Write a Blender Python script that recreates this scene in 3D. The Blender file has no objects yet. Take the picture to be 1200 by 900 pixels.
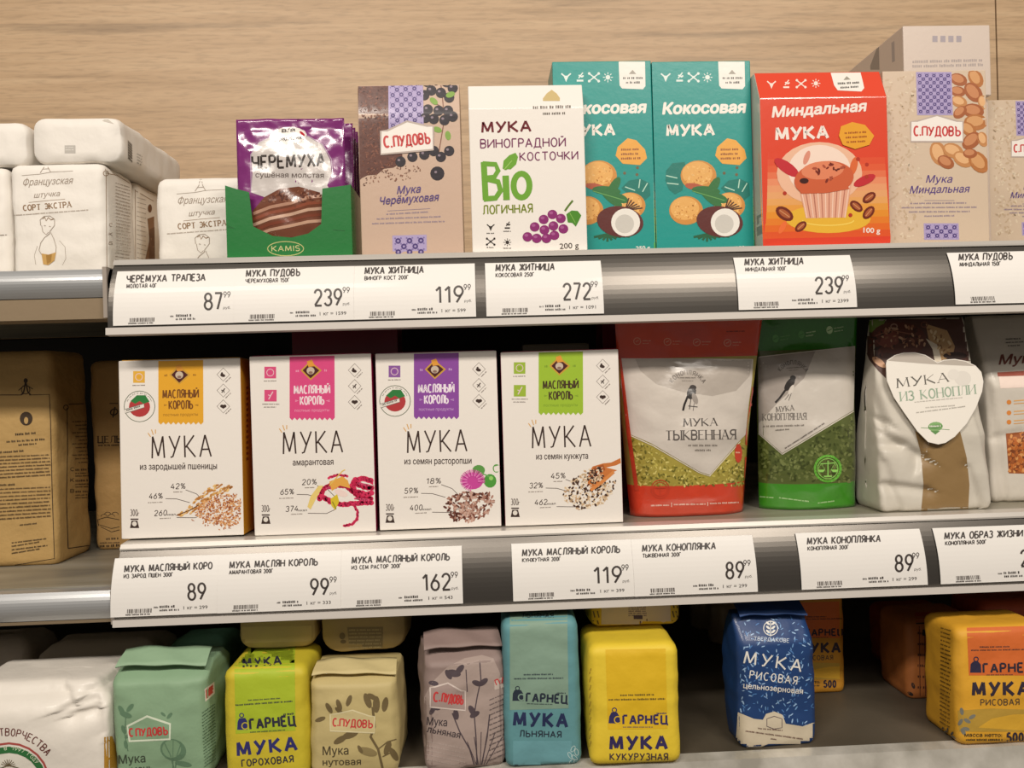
import bpy, bmesh, math, random
from mathutils import Vector, Matrix, Euler, noise
from mathutils.bvhtree import BVHTree
from mathutils.geometry import tessellate_polygon, delaunay_2d_cdt

S = bpy.context.scene
COL = S.collection
PI = math.pi

# ---------------------------------------------------------------- camera
CAM = Vector((0.0, 0.0, 1.45)); FPX = 900.0
YAW, PITCH, ROLL = math.atan(0.040), -0.0062, 0.0285
_f = Vector((math.sin(YAW)*math.cos(PITCH), math.cos(YAW)*math.cos(PITCH), math.sin(PITCH)))
_r0 = Vector((math.cos(YAW), -math.sin(YAW), 0)); _u0 = _r0.cross(_f)
_r = _r0*math.cos(ROLL) - _u0*math.sin(ROLL)
_u = _u0*math.cos(ROLL) + _r0*math.sin(ROLL)
cam = bpy.data.cameras.new('camera'); cam_o = bpy.data.objects.new('camera', cam); COL.objects.link(cam_o)
cam_o.matrix_world = Matrix(((_r.x, _u.x, -_f.x, CAM.x), (_r.y, _u.y, -_f.y, CAM.y), (_r.z, _u.z, -_f.z, CAM.z), (0, 0, 0, 1)))
cam.sensor_fit = 'HORIZONTAL'; cam.sensor_width = 36; cam.lens = 36*FPX/1200; cam.clip_start = 0.02
S.camera = cam_o
def ray(x, y): return (_f*FPX + _r*(x-600) - _u*(y-450)).normalized()
def at(x, y, Y):
    d = ray(x, y); return CAM + d*((Y-CAM.y)/d.y)
def proj(p):
    d = p-CAM; k = FPX/d.dot(_f); return (600+k*d.dot(_r), 450-k*d.dot(_u))

# ---------------------------------------------------------------- world, lights, exposure
W = bpy.data.worlds.new('store_air'); S.world = W; W.use_nodes = True
W.node_tree.nodes['Background'].inputs[0].default_value = (1.0, 0.90, 0.80, 1)
W.node_tree.nodes['Background'].inputs[1].default_value = 0.13
def area(x, y, z, sx, sy, e, rx=0.0, ry=0.0):
    l = bpy.data.lights.new('ceiling_lamp', 'AREA'); l.shape = 'RECTANGLE'; l.size = sx; l.size_y = sy; l.energy = e
    l.color = (1.0, 0.91, 0.81)
    o = bpy.data.objects.new('ceiling_lamp_light', l); COL.objects.link(o); o.location = (x, y, z); o.rotation_euler = (rx, ry, 0)
area(-0.75, -0.86, 2.80, 0.9, 0.16, 21, math.radians(48))
area(0.85, -0.86, 2.80, 0.9, 0.16, 21, math.radians(48))
area(0.05, -1.5, 2.9, 2.2, 0.3, 8, math.radians(55))
S.view_settings.view_transform = 'Standard'; S.view_settings.look = 'None'
S.view_settings.gamma = 1; S.view_settings.use_curve_mapping = False
S.view_settings.exposure = 0.36

# ---------------------------------------------------------------- materials
def lin(c):
    c /= 255.0
    return c/12.92 if c <= 0.04045 else ((c+0.055)/1.055)**2.4
def hexc(h): return (lin(int(h[0:2], 16)), lin(int(h[2:4], 16)), lin(int(h[4:6], 16)), 1)
KIND = {  # roughness, bump scale, bump strength, coat
    'paper': (0.62, 60, 0.25, 0), 'kraft': (0.75, 90, 0.35, 0), 'card': (0.36, 200, 0.03, 0.15), 'gloss': (0.22, 150, 0.02, 0.4),
    'film': (0.22, 42, 0.42, 0.7), 'sack': (0.5, 45, 0.3, 0.1), 'tag': (0.5, 100, 0.02, 0.06), 'metal': (0.34, 60, 0.004, 0), 'matt': (0.8, 80, 0.1, 0)}
_M = {}
def M(h, kind='card', metal=0.0):
    k = (h, kind, metal)
    if k in _M: return _M[k]
    m = bpy.data.materials.new(kind+'_'+h); m.use_nodes = True; n = m.node_tree.nodes; L = m.node_tree.links
    b = n['Principled BSDF']; r, sc, st, coat = KIND[kind]
    b.inputs['Base Color'].default_value = hexc(h); b.inputs['Roughness'].default_value = r; b.inputs['Metallic'].default_value = metal
    b.inputs['Coat Weight'].default_value = coat; b.inputs['Coat Roughness'].default_value = 0.12
    tc = n.new('ShaderNodeTexCoord'); no = n.new('ShaderNodeTexNoise'); bu = n.new('ShaderNodeBump')
    no.inputs['Scale'].default_value = sc; no.inputs['Detail'].default_value = 3
    bu.inputs['Strength'].default_value = st; bu.inputs['Distance'].default_value = 0.004
    L.new(tc.outputs['Object'], no.inputs['Vector']); L.new(no.outputs['Fac'], bu.inputs['Height']); L.new(bu.outputs['Normal'], b.inputs['Normal'])
    _M[k] = m; return m
def mix_mat(name, h1, h2, scale, stretch=(1, 1, 1), rough=0.5, metal=0.0, h3=None, bump=0.0, lo=0.35, hi=0.65, detail=6, dist=0.0):
    m = bpy.data.materials.new(name); m.use_nodes = True; n = m.node_tree.nodes; L = m.node_tree.links
    b = n['Principled BSDF']; b.inputs['Roughness'].default_value = rough; b.inputs['Metallic'].default_value = metal
    tc = n.new('ShaderNodeTexCoord'); mp = n.new('ShaderNodeMapping'); no = n.new('ShaderNodeTexNoise'); cr = n.new('ShaderNodeValToRGB')
    mp.inputs['Scale'].default_value = stretch; no.inputs['Scale'].default_value = scale; no.inputs['Detail'].default_value = detail
    no.inputs['Distortion'].default_value = dist
    cr.color_ramp.elements[0].position = lo; cr.color_ramp.elements[0].color = hexc(h1)
    cr.color_ramp.elements[1].position = hi; cr.color_ramp.elements[1].color = hexc(h2)
    if h3: e = cr.color_ramp.elements.new((lo+hi)/2); e.color = hexc(h3)
    L.new(tc.outputs['Object'], mp.inputs['Vector']); L.new(mp.outputs['Vector'], no.inputs['Vector'])
    L.new(no.outputs['Fac'], cr.inputs['Fac']); L.new(cr.outputs['Color'], b.inputs['Base Color'])
    if bump:
        bu = n.new('ShaderNodeBump'); bu.inputs['Strength'].default_value = bump; bu.inputs['Distance'].default_value = 0.003
        L.new(no.outputs['Fac'], bu.inputs['Height']); L.new(bu.outputs['Normal'], b.inputs['Normal'])
    return m

# ---------------------------------------------------------------- object helpers
def tag(o, label=None, cat=None, group=None, kind=None):
    if label: o['label'] = label
    if cat: o['category'] = cat
    if group: o['group'] = group
    if kind: o['kind'] = kind
    return o
def empty(name, loc=(0, 0, 0), rot=(0, 0, 0)):
    o = bpy.data.objects.new(name, None); COL.objects.link(o); o.location = loc; o.rotation_euler = rot; o.empty_display_size = 0.02
    return o
def mesh(name, vs, fs, mats, parent=None, mi=None, smooth=False, fix=False):
    me = bpy.data.meshes.new(name); me.from_pydata([tuple(v) for v in vs], [], fs)
    if not isinstance(mats, (list, tuple)): mats = [mats]
    for m in mats: me.materials.append(m)
    if mi: me.polygons.foreach_set('material_index', mi)
    if fix:
        bm = bmesh.new(); bm.from_mesh(me); bmesh.ops.recalc_face_normals(bm, faces=bm.faces); bm.to_mesh(me); bm.free()
    if smooth: me.polygons.foreach_set('use_smooth', [True]*len(me.polygons))
    me.update()
    o = bpy.data.objects.new(name, me); COL.objects.link(o)
    if parent: o.parent = parent
    return o
def boxvf(x0, x1, y0, y1, z0, z1):
    return ([(x0, y0, z0), (x1, y0, z0), (x1, y1, z0), (x0, y1, z0), (x0, y0, z1), (x1, y0, z1), (x1, y1, z1), (x0, y1, z1)],
            [(0, 3, 2, 1), (4, 5, 6, 7), (0, 1, 5, 4), (1, 2, 6, 5), (2, 3, 7, 6), (3, 0, 4, 7)])
def join(*vf):
    V, Fs = [], []
    for v, f in vf:
        k = len(V); V += list(v); Fs += [tuple(i+k for i in q) for q in f]
    return V, Fs
def prism(prof, x0, x1):            # profile in (y, z), extruded along x
    n = len(prof); V = [(x0, y, z) for y, z in prof]+[(x1, y, z) for y, z in prof]
    F = [(i, (i+1) % n, n+(i+1) % n, n+i) for i in range(n)]
    for t in tessellate_polygon([[Vector((y, z, 0)) for y, z in prof]]):
        F.append(tuple(t)); F.append(tuple(n+i for i in reversed(t)))
    return V, F
def slab(poly, y0, y1):             # outline in (x, z), thickness along y
    n = len(poly); V = [(x, y0, z) for x, z in poly]+[(x, y1, z) for x, z in poly]
    F = [(i, (i+1) % n, n+(i+1) % n, n+i) for i in range(n)]
    for t in tessellate_polygon([[Vector((x, z, 0)) for x, z in poly]]):
        F.append(tuple(t)); F.append(tuple(n+i for i in reversed(t)))
    return V, F

# ---------------------------------------------------------------- lettering
_T = {}
def glyphs(s, bold, sp=1.0):
    k = (s, bold, sp)
    if k in _T: return _T[k]
    c = bpy.data.curves.new('t', 'FONT'); c.body = s; c.fill_mode = 'NONE'; c.resolution_u = 2 if len(s) > 6 else 3; c.space_character = sp
    o = bpy.data.objects.new('t', c); COL.objects.link(o); bpy.context.view_layer.update()
    me = o.to_mesh(); nxt = {}; P = [(v.co.x, v.co.y/0.728) for v in me.vertices]
    for e in me.edges: nxt.setdefault(e.vertices[0], []).append(e.vertices[1]); nxt.setdefault(e.vertices[1], []).append(e.vertices[0])
    seen = set(); loops = []
    for i in range(len(P)):             # follow every outline; outlines may overlap
        if i in seen or i not in nxt: continue
        lp = [i]; seen.add(i); cur = i
        while True:
            k2 = [j for j in nxt[cur] if j not in seen]
            if not k2: break
            cur = k2[0]; seen.add(cur); lp.append(cur)
        if len(lp) > 2: loops.append(lp)
    cv, ct, cf = delaunay_2d_cdt([Vector(q) for q in P], [(l_[i-1], l_[i]) for l_ in loops for i in range(len(l_))], [], 0, 1e-6)[0:3]
    vs = [tuple(v) for v in cv]; fs = []
    for f in cf:                        # keep the triangles inside the outlines (non-zero winding)
        x = sum(vs[i][0] for i in f)/len(f); y = sum(vs[i][1] for i in f)/len(f); wn = 0
        for l_ in loops:
            for i in range(len(l_)):
                (ax, ay), (bx, by) = P[l_[i-1]], P[l_[i]]
                if (ay <= y) != (by <= y) and (ax+(y-ay)*(bx-ax)/(by-ay)) > x: wn += 1 if by > ay else -1
        if wn: fs.append(tuple(f))
    o.to_mesh_clear(); bpy.data.objects.remove(o); bpy.data.curves.remove(c)
    a = min(v[0] for v in vs); b = max(v[0] for v in vs)
    vs = [((x-a)/(b-a), y) for x, y in vs]
    _T[k] = (vs, fs, b-a); return _T[k]
def arc(cx, cy, rx, ry, a0, a1, n=10):
    return [(cx+rx*math.cos(math.radians(a0+(a1-a0)*i/n)), cy+ry*math.sin(math.radians(a0+(a1-a0)*i/n))) for i in range(n+1)]
O_ = arc(.35, .5, .33, .5, 0, 360, 18)
P_ = [(0, 1), (.3, 1)]+arc(.3, .74, .26, .26, 90, -90, 8)[1:]+[(0, .48)]
B_ = [(0, .55), (.3, .55)]+arc(.3, .275, .28, .275, 90, -90, 8)[1:]+[(0, 0)]
SK = {' ': (.4, []), 'А': (.72, [[(0, 0), (.36, 1)], [(.36, 1), (.72, 0)], [(.12, .34), (.6, .34)]]),
 'М': (.9, [[(.05, 0), (.12, 1)], [(.12, 1), (.45, .1)], [(.45, .1), (.78, 1)], [(.78, 1), (.85, 0)]]),
 'У': (.7, [[(0, 1), (.36, .38)], [(.7, 1), (.36, .38), (.2, .05), (.05, .02)]]),
 'К': (.68, [[(0, 0), (0, 1)], [(.62, 1), (.05, .45)], [(.12, .52), (.68, 0)]]),
 'Т': (.7, [[(.35, 0), (.35, 1)], [(0, 1), (.7, 1)]]), 'Е': (.56, [[(0, 0), (0, 1)], [(0, 1), (.54, 1)], [(0, .52), (.44, .52)], [(0, 0), (.56, 0)]]),
 'Н': (.68, [[(0, 0), (0, 1)], [(.68, 0), (.68, 1)], [(0, .5), (.68, .5)]]), 'И': (.7, [[(0, 0), (0, 1)], [(.7, 0), (.7, 1)], [(0, .05), (.7, .95)]]),
 'Й': (.7, [[(0, 0), (0, 1)], [(.7, 0), (.7, 1)], [(0, .05), (.7, .95)], [(.2, 1.2), (.35, 1.12), (.5, 1.2)]]),
 'П': (.66, [[(0, 0), (0, 1)], [(.66, 0), (.66, 1)], [(0, 1), (.66, 1)]]), 'О': (.7, [O_]), 'С': (.64, [arc(.35, .5, .33, .5, 50, 310, 14)]),
 'Э': (.62, [arc(.28, .5, .33, .5, 130, -130, 14), [(.15, .52), (.58, .52)]]), 'Л': (.7, [[(.66, 0), (.66, 1)], [(.2, 1), (.66, 1)], [(.2, 1), (.14, .1), (0, 0)]]),
 'Я': (.6, [[(.58, 0), (.58, 1)], [(.58, 1), (.28, 1)]+arc(.28, .74, .26, .26, 90, 270, 8)[1:]+[(.58, .48)], [(.36, .48), (0, 0)]]),
 'Р': (.58, [[(0, 0), (0, 1)], P_]), 'В': (.6, [[(0, 0), (0, 1)], P_, B_]), 'Ь': (.58, [[(0, 0), (0, 1)], B_]), 'Ъ': (.74, [[(.16, 0), (.16, 1)], [(0, 1), (.16, 1)], [(x+.16, y) for x, y in B_]]),
 'Ы': (.86, [[(0, 0), (0, 1)], B_, [(.84, 0), (.84, 1)]]), 'З': (.56, [arc(.26, .76, .26, .24, 150, -90, 8), arc(.26, .26, .3, .27, 90, -150, 9)]),
 'Г': (.5, [[(0, 0), (0, 1)], [(0, 1), (.5, 1)]]), 'Ц': (.74, [[(0, 0), (0, 1)], [(.62, 0), (.62, 1)], [(0, 0), (.74, 0), (.74, -.2)]]),
 'Ч': (.62, [[(.6, 0), (.6, 1)], [(0, 1), (0, .62), (.15, .45), (.6, .45)]]), 'Д': (.8, [[(.66, 0), (.66, 1)], [(.24, 1), (.66, 1)], [(.24, 1), (.12, 0)], [(0, -.2), (0, 0), (.8, 0), (.8, -.2)]]),
 'Х': (.66, [[(0, 1), (.66, 0)], [(.64, 1), (0, 0)]]), 'Ё': (.56, [[(0, 0), (0, 1)], [(0, 1), (.54, 1)], [(0, .52), (.44, .52)], [(0, 0), (.56, 0)], [(.12, 1.15), (.2, 1.15)], [(.36, 1.15), (.44, 1.15)]])}
SK.update({'Б': (.6, [[(0, 0), (0, 1)], [(0, 1), (.52, 1)], B_]), 'Ж': (.96, [[(.48, 0), (.48, 1)], [(0, 1), (.44, .5)], [(.96, 1), (.52, .5)], [(.44, .55), (0, 0)], [(.52, .55), (.96, 0)]]),
 'Ш': (.9, [[(0, 0), (0, 1)], [(.45, 0), (.45, 1)], [(.9, 0), (.9, 1)], [(0, 0), (.9, 0)]]), 'Ф': (.84, [[(.42, -.05), (.42, 1.05)], arc(.42, .52, .4, .32, 0, 360, 16)]),
 'I': (.1, [[(.05, 0), (.05, 1)]]), 'S': (.56, [arc(.28, .75, .27, .25, 30, 270, 9)+arc(.28, .25, .28, .25, 90, -150, 9)]), '-': (.3, [[(0, .45), (.3, .45)]]), '.': (.12, [[(0, 0), (.1, 0)]]),
 '0': (.56, [arc(.28, .5, .26, .5, 0, 360, 18)]), '1': (.34, [[(.26, 0), (.26, 1)], [(0, .76), (.26, 1)]]), '2': (.54, [arc(.27, .73, .26, .27, 170, -30, 9)+[(.02, .03)], [(0, 0), (.54, 0)]]),
 '3': (.54, [arc(.26, .75, .25, .25, 160, -90, 9), arc(.26, .26, .27, .26, 90, -160, 9)]), '4': (.58, [[(.34, 1), (0, .28)], [(0, .28), (.58, .28)], [(.42, 0), (.42, .6)]]),
 '5': (.54, [[(.48, 1), (.06, 1)], [(.06, 1), (.04, .52)], [(.04, .52), (.14, .6)]+arc(.26, .31, .28, .31, 80, -160, 10)]), '6': (.56, [arc(.28, .3, .27, .3, 0, 360, 14), [(.42, 1), (.06, .45)]]),
 '7': (.5, [[(0, 1), (.5, 1)], [(.5, 1), (.16, 0)]]), '8': (.56, [arc(.28, .75, .23, .24, 0, 360, 14), arc(.28, .26, .27, .27, 0, 360, 14)]), '9': (.56, [arc(.28, .7, .27, .3, 0, 360, 14), [(.5, .55), (.14, 0)]]),
 '%': (.8, [arc(.17, .78, .15, .2, 0, 360, 10), arc(.63, .22, .15, .2, 0, 360, 10), [(.62, 1), (.18, 0)]]), '=': (.4, [[(0, .36), (.4, .36)], [(0, .64), (.4, .64)]])})
for a_, b_ in (('K', 'К'), ('A', 'А'), ('M', 'М'), ('C', 'С')): SK[a_] = SK[b_]

class Art:
    """flat print laid on the surface of a body: outlines are cut, dropped on the body mesh and kept a hair above it"""
    def __init__(s, root, bodies, crop=(0, 0, 1), kind='card', grid=None, clip=None, normal=None, seed=1):
        s.root = root; s.crop = crop; s.kind = kind; s.grid = grid; s.parts = {}; s.cur = None; s.boxes = []; s.rng = random.Random(seed)
        s.mw = Matrix.LocRotScale(root.location, root.rotation_euler, None); s.inv = s.mw.inverted()
        V, F = [], []
        for b in bodies:
            k = len(V); V += [v.co.copy() for v in b.data.vertices]; F += [tuple(i+k for i in p.vertices) for p in b.data.polygons]
        s.bvh = BVHTree.FromPolygons(V, F); s.normal = Vector(normal) if normal else None
        s.clip = [proj(s.mw @ Vector(c)) for c in clip] if clip else None
        if s.clip:
            cx = sum(c[0] for c in s.clip)/4; cy = sum(c[1] for c in s.clip)/4
            s.clip = [(cx+(x-cx)*.996, cy+(y-cy)*.997) for x, y in s.clip]
    def uv(s, u, v):                # position on the clip face (0,0 top left) in crop units
        c = s.clip; x = (c[0][0]*(1-u)+c[1][0]*u)*(1-v)+(c[3][0]*(1-u)+c[2][0]*u)*v; y = (c[0][1]*(1-u)+c[1][1]*u)*(1-v)+(c[3][1]*(1-u)+c[2][1]*u)*v
        return ((x-s.crop[0])*s.crop[2], (y-s.crop[1])*s.crop[2])
    def part(s, name, label=None): s.cur = s.parts.setdefault(name, {'v': [], 'f': [], 'm': [], 'mats': [], 'label': label}); return s
    def add(s, vs, fs, col, kind=None, bump=1.0):
        if not vs: return
        if s.cur is None: s.part('print')
        P = s.cur; m = M(col, kind or s.kind)
        bx = (min(v[0] for v in vs), min(v[1] for v in vs), max(v[0] for v in vs), max(v[1] for v in vs))
        lay = max([b[4] for b in s.boxes if b[0] < bx[2] and bx[0] < b[2] and b[1] < bx[3] and bx[1] < b[3]], default=0)+bump; s.boxes.append(bx+(lay,))
        if m not in P['mats']: P['mats'].append(m)
        i = P['mats'].index(m); k = len(P['v']); x0, y0, sc = s.crop
        P['v'] += [(x0+x/sc, y0+y/sc, lay) for x, y in vs]; P['f'] += [tuple(a+k for a in f) for f in fs]; P['m'] += [i]*len(fs)
    def p(s, pts, col, kind=None):
        s.add(pts, [tuple(t) for t in tessellate_polygon([[Vector((x, y, 0)) for x, y in pts]])], col, kind)
    def r(s, x0, y0, x1, y1, col): s.p([(x0, y0), (x1, y0), (x1, y1), (x0, y1)], col)
    def ruv(s, u0, v0, u1, v1, col): s.p([s.uv(u0, v0), s.uv(u1, v0), s.uv(u1, v1), s.uv(u0, v1)], col)
    def ep(s, cx, cy, rx, ry, rot=0, n=14, a0=0, a1=360):
        c, q = math.cos(math.radians(rot)), math.sin(math.radians(rot)); m = n if a1-a0 >= 360 else n+1
        return [(cx+rx*math.cos(t)*c-ry*math.sin(t)*q, cy+rx*math.cos(t)*q+ry*math.sin(t)*c) for t in [math.radians(a0+(a1-a0)*i/n) for i in range(m)]]
    def e(s, cx, cy, rx, ry, col, rot=0, n=14, a0=0, a1=360): s.p(s.ep(cx, cy, rx, ry, rot, n, a0, a1), col)
    def many(s, polys, col):        # many small convex pieces in one layer
        V, F = [], []
        for q in polys: k = len(V); V += q; F.append(tuple(range(k, k+len(q))))
        if V: s.add(V, F, col)
    def l(s, pts, w, col, closed=False):
        if closed: pts = pts+[pts[0]]
        s.add(*s._line(pts, w), col)
    def _line(s, pts, w):
        V, F = [], []
        L = []
        for i, (x, y) in enumerate(pts):
            a = pts[max(i-1, 0)]; b = pts[min(i+1, len(pts)-1)]
            if pts[0] == pts[-1] and i in (0, len(pts)-1): a = pts[-2]; b = pts[1]
            dx, dy = b[0]-a[0], b[1]-a[1]; q = math.hypot(dx, dy) or 1
            L.append((-dy/q*w/2, dx/q*w/2))
        for (x, y), (nx, ny) in zip(pts, L): V += [(x+nx, y+ny), (x-nx, y-ny)]
        for i in range(len(pts)-1): F.append((2*i, 2*i+1, 2*i+3, 2*i+2))
        return V, F
    def ring(s, cx, cy, rr, w, col, ry=None): s.l(s.ep(cx, cy, rr, ry or rr, 0, 24), w, col, True)
    def base(s, x1, y1, x2, y2, h):
        dx, dy = x2-x1, y2-y1; q = math.hypot(dx, dy); nx, ny = dy/q*h, -dx/q*h
        return lambda u, v, sh=0: (x1+dx*u+nx*v+dx/q*h*v*sh, y1+dy*u+ny*v+dy/q*h*v*sh)
    def t(s, txt, x1, y1, x2, y2, h, col, b=0, sh=0, sp=1.0):
        if all(c in SK for c in txt): return s.sk(txt, x1, y1, x2, y2, h, col, .115+.045*b, sh=sh, gap=.24)
        vs, fs, w = glyphs(txt, 0, sp); B = s.base(x1, y1, x2, y2, h); q = math.hypot(x2-x1, y2-y1); r = b*.034
        s.add([B(u, v, sh) for u, v in vs], fs, col)
        if b:                           # heavier stroke: the same outline laid again, shifted a little each way
            dirs = ((1, 0), (-1, 0), (0, 1), (0, -1)) if b < 1.3 else ((1, 0), (-1, 0), (0, 1), (0, -1), (.7, .7), (-.7, .7), (.7, -.7), (-.7, -.7))
            for dx, dy in dirs:
                s.add([B(u+dx*r*h/q, v+dy*r, sh) for u, v in vs], fs, col, bump=.1)
    def arct(s, txt, cx, cy, R, a0, a1, h, col, b=0):       # text along an arc, angles in degrees, 90 = top
        n = len(txt)
        for i, ch in enumerate(txt):
            if ch == ' ': continue
            a = math.radians(a0+(a1-a0)*(i+.5)/n); px, py = cx+R*math.cos(a), cy-R*math.sin(a); tx, ty = math.sin(a), math.cos(a)
            wd = abs(math.radians(a1-a0))*R/n*.72
            s.t(ch, px-tx*wd/2, py-ty*wd/2, px+tx*wd/2, py+ty*wd/2, h, col, b)
    def sk(s, txt, x1, y1, x2, y2, h, col, w=.1, serif=0, thin=None, sh=0, gap=.22):
        tot = sum(SK[c][0]+gap for c in txt)-gap; B = s.base(x1, y1, x2, y2, h); x = 0; V, F = [], []; thin = thin or w
        asp = math.hypot(x2-x1, y2-y1)/h/tot                    # horizontal squeeze of the letters
        for c in txt:
            wd, st = SK[c]
            for pl in st:
                dx = pl[-1][0]-pl[0][0]; dy = pl[-1][1]-pl[0][1]
                thick = (len(pl) > 3) or (abs(dx) < .15*abs(dy)) or (dx*dy < 0)
                ww = (w if thick else thin)*h
                P = [B((x+a)/tot, b, sh) for a, b in pl]; v, f = s._line(P, ww); k = len(V); V += v; F += [tuple(i+k for i in q) for q in f]
                if serif:
                    for a, b in (pl[0], pl[-1]):
                        if len(pl) == 2 and abs(dx) < abs(dy) and (b < .02 or b > .98):
                            v, f = s._line([B((x+a-serif/asp*.5)/tot, b, sh), B((x+a+serif/asp*.5)/tot, b, sh)], thin*h); k = len(V); V += v; F += [tuple(i+k for i in q) for q in f]
            x += wd+gap
        s.add(V, F, col)
    def mic(s, x1, y1, x2, y2, h, col, dens=.75):       # lettering too small to read
        q = math.hypot(x2-x1, y2-y1); B = s.base(x1, y1, x2, y2, h); x = 0; P = []
        while x < q:
            for _ in range(s.rng.randint(2, 8)):
                w = h*s.rng.uniform(.35, .6)
                if x+w > q: break
                u0, u1 = x/q, (x+w)/q; t = s.rng.uniform(.75, 1); P.append([B(u0, 0), B(u1, 0), B(u1, t), B(u0, t)]); x += w+h*.22
            x += h*.5
        s.many(P, col)
    def sp(s, region, n, size, cols, asp=.5, fan=None):  # scattered grains; region = polygon
        xs = [a for a, b in region]; ys = [b for a, b in region]; G = {c: [] for c in cols}; c_ = 0
        while c_ < n:
            x = s.rng.uniform(min(xs), max(xs)); y = s.rng.uniform(min(ys), max(ys)); ins = False; j = len(region)-1
            for i in range(len(region)):
                (xi, yi), (xj, yj) = region[i], region[j]
                if (yi > y) != (yj > y) and x < (xj-xi)*(y-yi)/(yj-yi)+xi: ins = not ins
                j = i
            if ins:
                k = size*s.rng.uniform(.6, 1.2); G[s.rng.choice(cols)].append(s.ep(x, y, k, k*asp, s.rng.uniform(0, 180) if fan is None else fan+s.rng.uniform(-25, 25), 6)); c_ += 1
        for c in cols: s.many(G[c], c)
    def icon(s, cx, cy, r, col, k):
        if k == 0: s.l([(cx-r, cy-r*.8), (cx-r*.3, cy-r*.2), (cx+r*.3, cy-r*.2), (cx+r, cy-r*.8)], r*.3, col); s.p([(cx-r*.5, cy-r*.2), (cx+r*.5, cy-r*.2), (cx, cy+r)], col)
        elif k == 1: s.l([(cx-r*.3, cy+r*.2), (cx+r*.6, cy-r)], r*.25, col); s.e(cx, cy-r*.3, r*.35, r*.2, col, 30); s.e(cx+r*.5, cy-r*.2, r*.35, r*.2, col, -30); s.r(cx-r*.7, cy+r*.5, cx+r*.7, cy+r*.9, col)
        elif k == 2:
            s.l([(cx-r, cy-r*.8), (cx+r, cy+r*.8)], r*.25, col); s.l([(cx+r, cy-r*.8), (cx-r, cy+r*.8)], r*.25, col)
            for a, b in ((-1, -.8), (1, -.8), (-1, .8), (1, .8), (0, 0)): s.e(cx+a*r, cy+b*r, r*.3, r*.3, col, n=8)
        elif k == 3:
            s.e(cx, cy, r*.5, r*.5, col)
            for i in range(8): a = i*PI/4; s.l([(cx+r*.65*math.cos(a), cy+r*.65*math.sin(a)), (cx+r*1.05*math.cos(a), cy+r*1.05*math.sin(a))], r*.18, col)
    def finish(s):
        for name, P in s.parts.items():
            bm = bmesh.new(); vv = [bm.verts.new(v) for v in P['v']]
            for f, mi in zip(P['f'], P['m']):
                try: fc = bm.faces.new([vv[i] for i in f]); fc.material_index = mi
                except ValueError: pass
            def cut(co, no, outer=False):
                bmesh.ops.bisect_plane(bm, geom=bm.verts[:]+bm.edges[:]+bm.faces[:], dist=1e-5, plane_co=co, plane_no=no, clear_outer=outer)
            if s.clip:
                c = s.clip; cx = sum(a for a, b in c)/4; cy = sum(b for a, b in c)/4
                for i in range(4):
                    (ax, ay), (bx, by) = c[i], c[(i+1) % 4]; n = Vector((by-ay, ax-bx, 0))
                    if n.dot(Vector((cx-ax, cy-ay, 0))) > 0: n = -n
                    cut((ax, ay, 0), n, True)
            if s.grid and bm.verts:
                xs = [v.co.x for v in bm.verts]; ys = [v.co.y for v in bm.verts]; g = s.grid
                for i in range(math.ceil(min(xs)/g), math.floor(max(xs)/g)+1): cut((i*g, 0, 0), (1, 0, 0))
                for i in range(math.ceil(min(ys)/g), math.floor(max(ys)/g)+1): cut((0, i*g, 0), (0, 1, 0))
            o_ = s.inv @ CAM; R3 = s.inv.to_3x3(); dead = []; nf = {}
            for v in bm.verts:
                d = (R3 @ ray(v.co.x, v.co.y)).normalized(); loc, nor, idx, di = s.bvh.ray_cast(o_, d)
                if loc is None and s.clip:
                    cx = sum(a for a, b in s.clip)/4; cy = sum(b for a, b in s.clip)/4
                    for k in (.992, .984, .97):
                        d = (R3 @ ray(cx+(v.co.x-cx)*k, cy+(v.co.y-cy)*k)).normalized(); loc, nor, idx, di = s.bvh.ray_cast(o_, d)
                        if loc is not None: break
                if loc is None: dead.append(v); continue
                if nor.dot(d) > 0: nor = -nor
                if nor.dot(d) > -.12 or (s.normal and nor.dot(s.normal) < .5): dead.append(v); continue
                v.co = loc+nor*((0.00010+0.00005*v.co.z) if s.grid else (0.00006+0.00001*v.co.z))
            bmesh.ops.delete(bm, geom=dead, context='VERTS')
            if not bm.faces: bm.free(); continue
            me = bpy.data.meshes.new(name)
            for m in P['mats']: me.materials.append(m)
            for fc in bm.faces:
                fc.normal_update(); fc.smooth = bool(s.grid)
                if fc.normal.dot(fc.calc_center_median()-o_) > 0: fc.normal_flip()
            bm.to_mesh(me); bm.free(); o = bpy.data.objects.new(name, me); COL.objects.link(o); o.parent = s.root
            if P['label']: o['label'] = P['label']

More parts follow.
